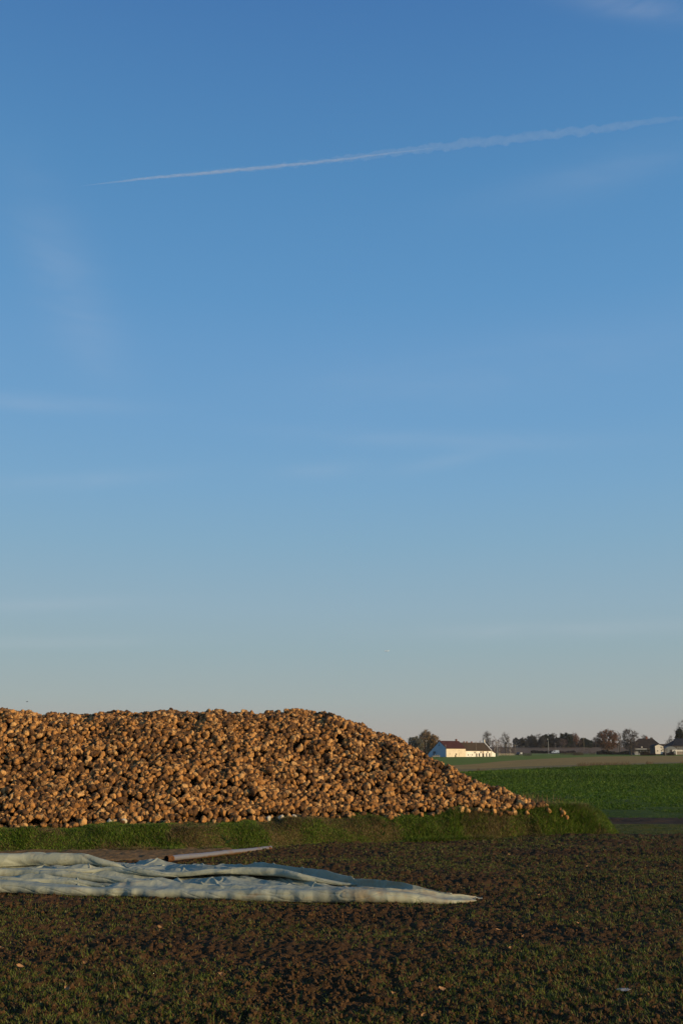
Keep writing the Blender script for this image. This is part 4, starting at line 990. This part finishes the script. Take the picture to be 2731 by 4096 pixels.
# garden wall left of barn
gw0, gw1 = standing(1668, 452, 3027), standing(1718, 452, 3027); o = empty('garden_wall', tuple(map(float, gw0)))
MB().box(0, gw1[0] - gw0[0], 0, .3, 0, .95).build('wall', M['barn_wall'], o); MB().box(-.05, gw1[0] - gw0[0] + .05, -.06, .36, .95, 1.08).build('coping', M['wood'], o)
tag(o, 'low pale garden wall left of the barn gable', 'wall')

# vehicles
def vehicle(name, label, cat, loc, rz, prof, wdt, paint, winprof, wheels, rear=False):
    o = empty(name, tuple(map(float, loc)), rz)
    MB().prism(prof, -wdt / 2, wdt / 2, axis='y').build('body', paint, o)
    for y_ in (-wdt / 2 - .012, wdt / 2 - .008): MB().prism(winprof, y_, y_ + .02, axis='y').build('side_window', M['glass'], o)
    for x_ in wheels:
        for y_ in (-wdt / 2 + .02, wdt / 2 - .22):
            w = MB().tube(np.array([[x_, y_ - .03, .33], [x_, y_ + .2, .33]]), [.33, .33], 14).build('wheel', M['tyre'], o)
            MB().tube(np.array([[x_, y_ - .045, .33], [x_, y_ - .02, .33]]), [.19, .19], 10).build('rim', M['metal'], w)
    return tag(o, label, cat)
vp = [(-2.2, .3), (-2.25, .85), (-1.35, 1.05), (-.65, 1.78), (2.0, 1.85), (2.15, 1.5), (2.18, .3)]
p = standing(2220, 650, 3010); p[2] += .1
v = vehicle('parked_van', 'white van with dark window parked by the road, left of reddish scrub', 'van', p, R(-18), [(a * 1.05, b * 1.1) for a, b in vp], 1.8, M['van'], [(-1.2, 1.12), (-.62, 1.78), (.1, 1.82), (.1, 1.15)], (-1.45, 1.4))
MB().box(-2.42, -2.30, -.8, .8, .35, .6).build('bumper', M['tyre'], v); MB().box(-2.40, -2.33, .45, .8, .7, .85).build('headlight', M['metal'], v); MB().box(-2.40, -2.33, -.8, -.45, .7, .85).build('headlight', M['metal'], v)
p = standing(2073, 560, 3014); p[2] += .05
cp = [(-2.1, .25), (-2.12, .8), (-1.1, .95), (-.5, 1.5), (1.3, 1.55), (2.0, .95), (2.1, .3)]
v = vehicle('parked_car', 'dark car parked at the right end of the wooden fence', 'car', p, R(60), cp, 1.75, M['carpaint'], [(-1.0, 1.0), (-.48, 1.44), (1.2, 1.48), (1.6, 1.0)], (-1.35, 1.35))
p = standing(1742, 436, 3027)
v = vehicle('parked_car', 'pale car half hidden in front of the shaded barn gable', 'car', p, R(15), cp, 1.7, M['poly'], [(-1.0, 1.0), (-.48, 1.44), (1.2, 1.48), (1.6, 1.0)], (-1.35, 1.35)); v.scale = (.85, .85, .62)

# posts
def pole(name, label, px, Y, top, group='poles along the road', arm=None, rad=.10, cat='pole', mt='wood'):
    g = standing(px, Y); h = float(atY(px, top, Y)[2] - g[2]); o = empty(name, tuple(map(float, g)))
    MB().tube(np.array([[0, 0, -.2], [0, 0, h * .5], [0, 0, h]]), [rad, rad * .9, rad * .75], 8).build('post', M[mt], o)
    if arm == 'lamp':
        MB().tube(np.array([[0, 0, h - .1], [-.2, -.3, h + .15], [-.5, -.9, h + .25]]), [.06, .05, .05], 6).build('arm', M['metal'], o)
        MB().prism([(-.9, h + .15), (-.2, h + .15), (-.2, h + .3), (-.75, h + .38)], -1.1, -.75, axis='y').build('lamp_head', M['signwhite'], o)
    else:
        MB().box(-.55, .55, -.06, .06, h - .5, h - .36).build('crossarm', M['wood'], o)
        for x_ in (-.45, 0, .45): MB().tube(np.array([[x_, 0, h - .36], [x_, 0, h - .2]]), [.05, .035], 6).build('insulator', M['signwhite'], o)
    return tag(o, label, cat, group)
pole('utility_pole', 'tall wooden pole before the brown trees left of the barn', 1705, 455, 2960)
pole('utility_pole', 'thin pole in front of the middle of the white farmhouse, left of its door', 1904, 432, 2964, rad=.06)
pole('utility_pole', 'pale pole just right of the white farmhouse end wall', 1989, 470, 2966, mt='metal')
pole('utility_pole', 'thin pole above the middle of the wooden fence', 2038, 520, 2957, rad=.08)
pole('utility_pole', 'pole at the left edge of the crest wood, beside the dark car', 2061, 555, 2978, rad=.09)
pole('utility_pole', 'short pole left of the parked white van top', 2222, 720, 2972, rad=.09)
pole('utility_pole', 'pole standing against the dark evergreens left of the oak', 2335, 780, 2952, rad=.10)
pole('utility_pole', 'pole on the ploughed slope before the spreading oak', 2401, 700, 2962, rad=.09)
pole('utility_pole', 'short pole between the oak and the tall birch', 2473, 690, 2970, rad=.09)
pole('street_lamp', 'tall grey street lamp by the road left of the parked van', 2193, 640, 2958, None, 'lamp', .11, 'street lamp', 'metal')
# road sign left of barn
g = standing(1685, 440, 3027); o = empty('road_sign', tuple(map(float, g)))
MB().tube(np.array([[0, 0, -.1], [0, 0, 2.5]]), [.05, .05], 8).build('post', M['metal'], o)
MB().prism([(-.5, 2.5), (.5, 2.5), (0, 1.7)], -.06, -.02, axis='y').build('triangle_board', M['redsign'], o); MB().prism([(-.28, 2.4), (.28, 2.4), (0, 1.93)], -.075, -.06, axis='y').build('triangle_face', M['signwhite'], o)
MB().box(-.3, .3, -.06, -.02, .95, 1.55).build('blue_board', M['bluesign'], o); MB().box(-.3, .3, -.06, -.02, .3, .85).build('white_board', M['signwhite'], o)
tag(o, 'red and white road sign on a post beside the heap slope', 'sign')
g = standing(2084, 545, 3016); o = empty('notice_board', tuple(map(float, g)))
MB().box(-.6, .6, -.05, .05, .9, 1.5).build('board', M['signwhite'], o)
for x_ in (-.5, .5): MB().box(x_ - .06, x_ + .06, -.06, .06, -.1, 1.7).build('post', M['wood'], o)
tag(o, 'small white board on two posts beside the dark car', 'sign')
# fence
ga, gb = standing(1992, 500, 3016), standing(2056, 530, 3016); d = gb - ga; Lf = float(np.hypot(d[0], d[1])); fe = empty('wooden_fence', tuple(map(float, ga)), math.atan2(d[1], d[0]))
for z_ in (.45, .95): MB().box(0, Lf, -.05, .05, z_, z_ + .18).build('rail', M['wood'], fe)
for x_ in np.linspace(0, Lf, 7): MB().box(x_ - .09, x_ + .09, -.1, -.05, 0, 1.35).build('post', M['wood'], fe)
tag(fe, 'weathered two rail wooden fence right of the white farmhouse', 'fence')
# road
ra, rb = standing(1960, 560, 3016), standing(2240, 655, 3016)
n = 30; t_ = np.linspace(0, 1, n)[:, None]; ctr = ra[None] * (1 - t_) + rb[None] * t_; zz = zprof(ctr[:, 1])
V = np.stack([np.stack([ctr[:, 0], ctr[:, 1] - 2.5, zprof(ctr[:, 1] - 2.5) + .06], -1), np.stack([ctr[:, 0], ctr[:, 1] + 2.5, zprof(ctr[:, 1] + 2.5) + .06], -1)], 0)
tag(link('road', make_mesh('road', V, grid_quads(2, n)), M['road']), kind='structure')

# right farmstead
def gabled(name, label, px0, px1, Y, eave, ridge, depth, wall, roofm, hip=0.0, rz=0.0, cat='house'):
    a, b = standing(px0, Y, 3005), standing(px1, Y, 3005); L = float(b[0] - a[0]); zb = float(atY(px0, 3016, Y)[2]); e_ = float(atY(px0, eave, Y)[2]) - zb; r_ = float(atY(px0, ridge, Y + depth / 2)[2]) - zb
    o = empty(name, (float(a[0]), Y, zb), rz)
    MB().box(0, L, 0, depth, -1.0, e_).build('wall', M[wall], o)
    h0, h1 = hip, L - hip
    V = [(-.3, -.4, e_ - .1), (L + .3, -.4, e_ - .1), (L + .3, depth + .4, e_ - .1), (-.3, depth + .4, e_ - .1), (h0 - .3 * (hip == 0), depth / 2, r_), (h1 + .3 * (hip == 0), depth / 2, r_)]
    rf = MB().add(V, [[0, 1, 5, 4], [2, 3, 4, 5], [0, 3, 2, 1]], [[3, 0, 4], [1, 2, 5]]).build('roof', M[roofm], o)
    return tag(o, label, cat), rf, L, e_, r_
o, rf, L, e_, r_ = gabled('dark_roofed_farmhouse', 'long dark roofed farmhouse with two chimneys behind the birch', 2536, 2656, 575, 2992, 2954, 11, 'shaded_white_wall', 'dark_roof', 4.5)
MB().box(L * .50, L * .50 + .9, 5.1, 6, r_ - .6, r_ + 1.1).build('chimney', M['brick'], rf); MB().box(L - 5.8, L - 4.6, 5.1, 6, r_ - .4, r_ + .55).build('chimney', M['dark_wall'], rf)
MB().tube(np.array([[L - 5, 5.6, r_], [L - 5, 5.6, r_ + 1.6], [L - 5.3, 5.6, r_ + 1.8]]), [.05, .05, .05], 5).build('aerial', M['metal'], rf)
MB().box(-.06, -.003, .03, 11, -.95, e_ - .12).build('side_shade_sheet', M['dark_wall'], o)  # added dark sheet: shade behind the birch painted over the left wall
MB().box(3.9, 4.6, -.05, .02, e_ + .1, e_ + .75).build('skylight', M['cream_wall'], rf)
for x_, w_ in ((2.2, .9), (3.6, .9), (5.6, .8), (7.4, 1.2), (10.5, 1.0), (12.3, 1.0)): MB().box(x_, x_ + w_, -.05, .03, .4, 1.9).build('window', M['glass'], o)
MB().box(L * .42, L - .3, -.06, .03, -.9, e_ - .1).build('dark_bush_cover', M['dark_wall'], o)  # added sheet: darkness of trees and bushes painted over the right half
MB().box(-.4, 11.5, -2.2, -.06, 2.25, 2.4).build('porch_roof', M['dark_roof'], o)
for x_ in (0, 3, 6, 9, 11.4): MB().box(x_ - .07, x_ + .07, -2.15, -2.0, -.5, 2.25).build('porch_post', M['dark_wall'], o)
# little gabled house, gable towards the camera
Yg = 548; a, b = standing(2619, Yg, 3005), standing(2652, Yg, 3005); L = float(b[0] - a[0]); zb = float(atY(2619, 3014, Yg)[2]); e_ = float(atY(2619, 2984, Yg)[2]) - zb; r_ = float(atY(2619, 2977.5, Yg)[2]) - zb
o = empty('gabled_cottage', (float(a[0]), Yg, zb))
MB().prism([(0, -.8), (L, -.8), (L, e_), (L / 2, r_), (0, e_)], 0, 9, axis='y').build('wall', M['cream_wall'], o)
MB().prism([(-.35, e_ - .14), (L / 2, r_ + .05), (L + .35, e_ - .14), (L + .35, e_ + .06), (L / 2, r_ + .27), (-.35, e_ + .06)], -.2, 9.2, axis='y', chevron=True).build('roof', M['dark_roof'], o)
for x_, z_ in ((L * .28, 1.15), (L * .76, 1.25), (L * .74, 3.0)): win(o, x_, z_, .5, .42, 0.0)
MB().box(0, L, -.03, .02, -.8, -.25).build('plinth', M['dark_wall'], o)
MB().box(-.05, -.003, .02, 9, -.8, e_ - .15).build('side_shade_sheet', M['dark_wall'], o)  # dark brown side, shade from hedge and trees painted into its colour
tag(o, 'small cream gabled cottage catching the sun beside the dark roofed farmhouse', 'house')
o, rf, L, e_, r_ = gabled('dark_barn', 'big dark slate roofed barn at the frame edge below the spruce', 2686, 2800, 585, 2982, 2954, 12, 'dark_wall', 'slate', 5.0, cat='barn')
for x_ in (3.0, 4.2, 5.4): MB().box(x_, x_ + .8, -.05, .03, e_ - 1.9, e_ - .7).build('window', M['poly'], o)
o, rf, L, e_, r_ = gabled('low_shed', 'low shed with brownish roof between cottage and dark barn', 2650, 2692, 610, 2987, 2976, 7, 'dark_wall', 'brown_roof', cat='shed')
# barrel roofed shelter
a = standing(2652, 575, 3005); zb = float(atY(2652, 3014, 575)[2]); o = empty('polytunnel', (float(a[0]), 575, zb)); k = MB(); pr = [(4.2 - 4.2 * math.cos(math.pi * i / 12), 3.9 * math.sin(math.pi * i / 12) ** .8) for i in range(13)]
k.prism(pr, 0, 8, axis='y').build('cover', M['poly'], o); MB().box(3.4, 5.0, -.05, .02, 0, 2.1).build('door', M['dark_wall'], o)
tag(o, 'rounded grey polytunnel between the cream cottage and the dark barn', 'polytunnel')
# white wall with arch
Yw = 545; a, b = standing(2688, Yw, 3005), standing(2729, Yw, 3005); L = float(b[0] - a[0]); zb = float(atY(2688, 3014, Yw)[2]); hh = float(atY(2688, 2999, Yw)[2]) - zb
o = empty('white_arch_wall', (float(a[0]), Yw, zb)); k = MB(); na = 12; ax0, ar = 1.0, .75
k.box(0, ax0 - ar, 0, .3, -.6, hh).box(ax0 + ar, ax0 + ar + .4, 0, .3, -.6, hh).box(ax0 + ar + .4, L, 0, .3, hh - .85, hh)
for i in range(na):
    u0, u1 = math.pi * i / na, math.pi * (i + 1) / na; xa, xb = ax0 - ar * math.cos(u0), ax0 - ar * math.cos(u1); k.prism([(xa, hh - 1.0 + ar * math.sin(u0)), (xb, hh - 1.0 + ar * math.sin(u1)), (xb, hh), (xa, hh)], 0, .3, axis='y')
k.build('wall', M['white_wall'], o); MB().box(ax0 + ar + .4, L, .05, .25, -.6, hh - .85).build('lattice_panel', M['wood'], o)
for x_ in np.arange(ax0 + ar + 1.0, L, .7): MB().box(x_, x_ + .22, -.03, .02, hh - .6, hh - .25).build('niche', M['wood'], o)
tag(o, 'white garden wall with round arch opening in front of the dark barn', 'wall')

# ------------------------------------------------------------------ aircraft, bird
p = atY(1545, 2604, 6000); o = empty('airliner', tuple(map(float, p)), R(8)); o.scale = (.62,) * 3; k = MB()
k.tube(np.array([[-22, 0, 0], [-20, 0, .3], [-15, 0, .4], [15, 0, .4], [21, 0, .9], [24, 0, 1.6]]), [.3, 1.6, 2.1, 2.1, 1.2, .3], 12).build('fuselage', M['aircraft'], o, True)
for s_ in (-1, 1):
    MB().add([(-4, s_ * 1.5, -.3), (3.5, s_ * 1.5, -.3), (9, s_ * 19, 1.2), (6.5, s_ * 19, 1.2), (-4, s_ * 1.5, -.7), (3.5, s_ * 1.5, -.7), (9, s_ * 19, 1.05), (6.5, s_ * 19, 1.05)], [[0, 1, 2, 3], [4, 7, 6, 5], [0, 4, 5, 1], [2, 6, 7, 3], [0, 3, 7, 4], [1, 5, 6, 2]]).build('wing', M['aircraft'], o)
    MB().tube(np.array([[-3, s_ * 6, -1.3], [1.5, s_ * 6, -1.3]]), [1.0, .8], 10).build('engine', M['aircraft'], o)
MB().prism([(17, 1.5), (23, 1.8), (25, 7.5), (22, 7.5)], -.2, .2, axis='y').build('tail_fin', M['aircraft'], o)
tag(o, 'tiny white airliner low in the pale sky above the heap slope', 'airplane')
p = atY(110, 2807, 120); o = empty('flying_bird', tuple(map(float, p)), R(30)); o.scale = (.6,) * 3; k = MB()
k.tube(np.array([[-.2, 0, 0], [-.12, 0, .02], [.05, 0, .02], [.22, 0, 0]]), [.02, .05, .05, .015], 8)
for s_ in (-1, 1):
    k.tube(np.array([[-.02, 0, .03], [.0, s_ * .18, .10], [.05, s_ * .36, .06]]), [.04, .03, .008], 6)
k.build('body', M['bird'], o, True)
tag(o, 'tiny dark bird flying above the left end of the heap', 'bird')

# ------------------------------------------------------------------ contrail (real cloud of ice high up)
ZC = 9000.0
def ice(dens):
    m = bpy.data.materials.new('ice cloud'); m.use_nodes = True; t = NT(m); t.n.remove(t.n['Principled BSDF'])
    v = t.new('ShaderNodeVolumeScatter', {'Density': dens, 'Anisotropy': 0.0}); v.inputs['Color'].default_value = (.95, .97, 1, 1); t.l.new(v.outputs[0], t.n['Material Output'].inputs['Volume'])
    return m
ctr = empty('contrail', tuple(map(float, onplane(1200, 655, ZC)))); tag(ctr, 'long thin white vapour trail slanting across the blue sky', 'contrail')
def trail(name, ctl, dens, n, seed, jag, parent=ctr):
    ctl = [(a, b, c) for a, b, c in ctl]
    pp = np.array([onplane(a, b, ZC) for a, b, c in ctl]); rr = np.array([c * np.linalg.norm(p_ - [0, 0, EYE]) / FPX / 2 for p_, (a, b, c) in zip(pp, ctl)])
    ti = np.concatenate([[0], np.cumsum(np.linalg.norm(np.diff(pp, axis=0), axis=1))]); tt = np.linspace(0, ti[-1], n)
    Pc = np.stack([np.interp(tt, ti, pp[:, k]) for k in range(3)], -1); Rc = np.interp(tt, ti, rr)
    ns = 16; ang = np.arange(ns) * 2 * math.pi / ns
    T_ = np.gradient(Pc, axis=0); T_ /= np.linalg.norm(T_, axis=1)[:, None]; A_ = np.cross(T_, [0, 0, 1.0]); A_ /= np.linalg.norm(A_, axis=1)[:, None]; B_ = np.cross(T_, A_)
    i_ = (tt / 30.0)[:, None]
    nz_ = 1 + jag * (noise(i_ * .35, np.cos(ang)[None] * 1.3, np.sin(ang)[None] * 1.3, seed) + .8 * noise(i_ * 1.1, np.cos(ang)[None] * 2, np.sin(ang)[None] * 2, seed + 1))
    Pc = Pc + (Rc * .25)[:, None] * noise(tt / 90.0, tt * 0, 0, seed + 5)[:, None] * np.array([0, 0, 1.0])
    Vc = Pc[:, None] + Rc[:, None, None] * nz_[..., None] * (np.cos(ang)[None, :, None] * A_[:, None] + np.sin(ang)[None, :, None] * B_[:, None])
    Vc = Vc.reshape(-1, 3) - np.array(ctr.location)
    q = [[i * ns + k, i * ns + (k + 1) % ns, (i + 1) * ns + (k + 1) % ns, (i + 1) * ns + k] for i in range(n - 1) for k in range(ns)]
    Vl = np.vstack([Vc, Vc[:ns].mean(0), Vc[-ns:].mean(0)])
    tr_ = [[n * ns, (k + 1) % ns, k] for k in range(ns)] + [[n * ns + 1, (n - 1) * ns + k, (n - 1) * ns + (k + 1) % ns] for k in range(ns)]
    return link(name, make_mesh(name, Vl, q, tr_), ice(dens), parent)
trail('dense_core', [(330, 743, 1), (480, 726, 6), (560, 716, 9), (700, 703, 11), (850, 690, 12), (1050, 671, 12), (1250, 651, 10), (1400, 633, 9), (1560, 613, 6), (1750, 590, 2)], .0060, 420, 92, .35)
trail('spread_trail', [(280, 750, 1), (600, 712, 13), (900, 684, 20), (1250, 650, 22), (1500, 619, 27), (1850, 578, 34), (2150, 543, 34), (2450, 507, 30), (2650, 480, 20), (2800, 462, 6)], .00075, 520, 95, .35)

# ------------------------------------------------------------------ air
hz = MB().box(-900, 1100, -40, 1150, -12, 32).build('haze', None)
m = bpy.data.materials.new('air'); m.use_nodes = True; t = NT(m); t.n.remove(t.n['Principled BSDF'])
pv = t.new('ShaderNodeVolumePrincipled', {'Density': .00005, 'Anisotropy': .0}); pv.inputs['Color'].default_value = (1.0, .96, .92, 1); t.l.new(pv.outputs[0], t.n['Material Output'].inputs['Volume'])
hz.data.materials.append(m); tag(hz, 'thin bluish winter air over the whole landscape', 'haze', kind='stuff')

# ------------------------------------------------------------------ light
EL, AZ = R(11), R(61)                 # sun: behind the camera and to its right
sd = Vector((math.sin(AZ) * math.cos(EL), -math.cos(AZ) * math.cos(EL), math.sin(EL)))
sl = bpy.data.lights.new('sun', 'SUN'); sl.energy = 4.8; sl.angle = R(.55); sl.color = (1.0, .755, .43)
so = bpy.data.objects.new('sun', sl); COL.objects.link(so); so.rotation_euler = sd.to_track_quat('Z', 'Y').to_euler()
w = bpy.data.worlds.new("World"); SC.world = w; w.use_nodes = True; t = NT(w)
bg = t.n['Background']
sky = t.new('ShaderNodeTexSky', sky_type='NISHITA', sun_disc=False); sky.sun_elevation = EL; sky.sun_rotation = math.pi - AZ
sky.altitude = 100; sky.air_density = 1.0; sky.dust_density = 1.0; sky.ozone_density = 2.0
def lin(r_, g_, b_): return tuple((c / 255 / 12.92) if c < 11 else ((c / 255 + .055) / 1.055) ** 2.4 for c in (r_, g_, b_))
geo = t.new('ShaderNodeTexCoord').outputs['Generated']; sep = t.new('ShaderNodeSeparateXYZ'); t.l.new(geo, sep.inputs[0])
air = t.ramp(sep.outputs[2], [(0.0, lin(172, 164, 156)), (.025, lin(167, 166, 162)), (.053, lin(160, 172, 172)), (.10, lin(150, 173, 181)), (.141, lin(146, 174, 190)), (.205, lin(132, 171, 197)), (.2586, lin(122, 167, 202)),
      (.321, lin(112, 161, 203)), (.39, lin(104, 155, 201)), (.434, lin(96, 150, 198)), (.536, lin(84, 139, 189)), (.66, lin(70, 120, 176)), (1.0, lin(46, 88, 148))])
# thin cirrus: soft streaks along the wind, only in a few places
az_ = t.math('ARCTAN2', sep.outputs[0], sep.outputs[1]); el_ = t.math('ARCSINE', sep.outputs[2])
def spot(a0, e0, sa, se, tilt=0.0):
    da = t.math('SUBTRACT', az_, a0); de = t.math('SUBTRACT', t.math('SUBTRACT', el_, e0), t.math('MULTIPLY', da, tilt))
    q_ = t.math('ADD', t.math('POWER', t.math('ABSOLUTE', t.math('DIVIDE', da, sa)), 2.0), t.math('POWER', t.math('ABSOLUTE', t.math('DIVIDE', de, se)), 2.0))
    return t.math('EXPONENT', t.math('MULTIPLY', q_, -1.0))
cmb = t.new('ShaderNodeCombineXYZ'); t.l.new(az_, cmb.inputs[0]); t.l.new(el_, cmb.inputs[1])
def sky_at(px, py):
    v = ray(px, py); v = v / np.linalg.norm(v); return math.atan2(v[0], v[1]), math.asin(v[2])
wisp = None
for (px_, py_, sa, se, ti_, am) in ((270, 1130, .055, .055, -1.0, .085), (2560, 30, .07, .010, -.25, .13), (2400, 700, .12, .02, .12, .05), (120, 1610, .10, .008, .05, .10), (1750, 1760, .16, .010, -.06, .07),
                                  (1300, 1880, .05, .008, .1, .07), (1780, 1845, .05, .007, .15, .10), (330, 1920, .09, .008, .12, .08), (150, 2420, .09, .006, .08, .09), (120, 2570, .12, .006, .04, .08), (2350, 2515, .16, .008, 0.0, .09), (2000, 1480, .22, .03, .08, .05)):
    a0, e0 = sky_at(px_, py_); s1 = t.math('MULTIPLY', spot(a0, e0, sa, se, ti_), am)
    wisp = s1 if wisp is None else t.math('ADD', wisp, s1)
nz = t.noise(t.map(cmb.outputs[0], (6, 26, 1), (0, 0, .5)), 1.0, 6, .6, 1.0)
wisp = t.math('MULTIPLY', wisp, t.ramp(nz, [(.22, 0.15), (.78, 1.5)]), clamp=True)
skyc = t.mix(.05, air, t.mix(1.0, sky.outputs[0], (.10, .10, .10), 'MULTIPLY'))
skyc = t.mix(wisp, skyc, lin(205, 208, 215))
t.l.new(skyc, bg.inputs['Color']); bg.inputs['Strength'].default_value = 1.0

cam = bpy.data.cameras.new('camera'); co = bpy.data.objects.new('camera', cam); COL.objects.link(co)
cam.sensor_fit = 'VERTICAL'; cam.sensor_height = 36; cam.lens = FPX / 4096 * 36; cam.clip_end = 60000; cam.clip_start = .1
co.location = (0, 0, EYE); co.rotation_euler = (math.pi / 2 + PITCH, 0, 0); SC.camera = co
vs = SC.view_settings; vs.view_transform = 'Standard'; vs.look = 'None'; vs.exposure = 0.0; vs.gamma = 1
SC.cycles.volume_bounces = 0; SC.cycles.max_bounces = 6; SC.cycles.transparent_max_bounces = 8
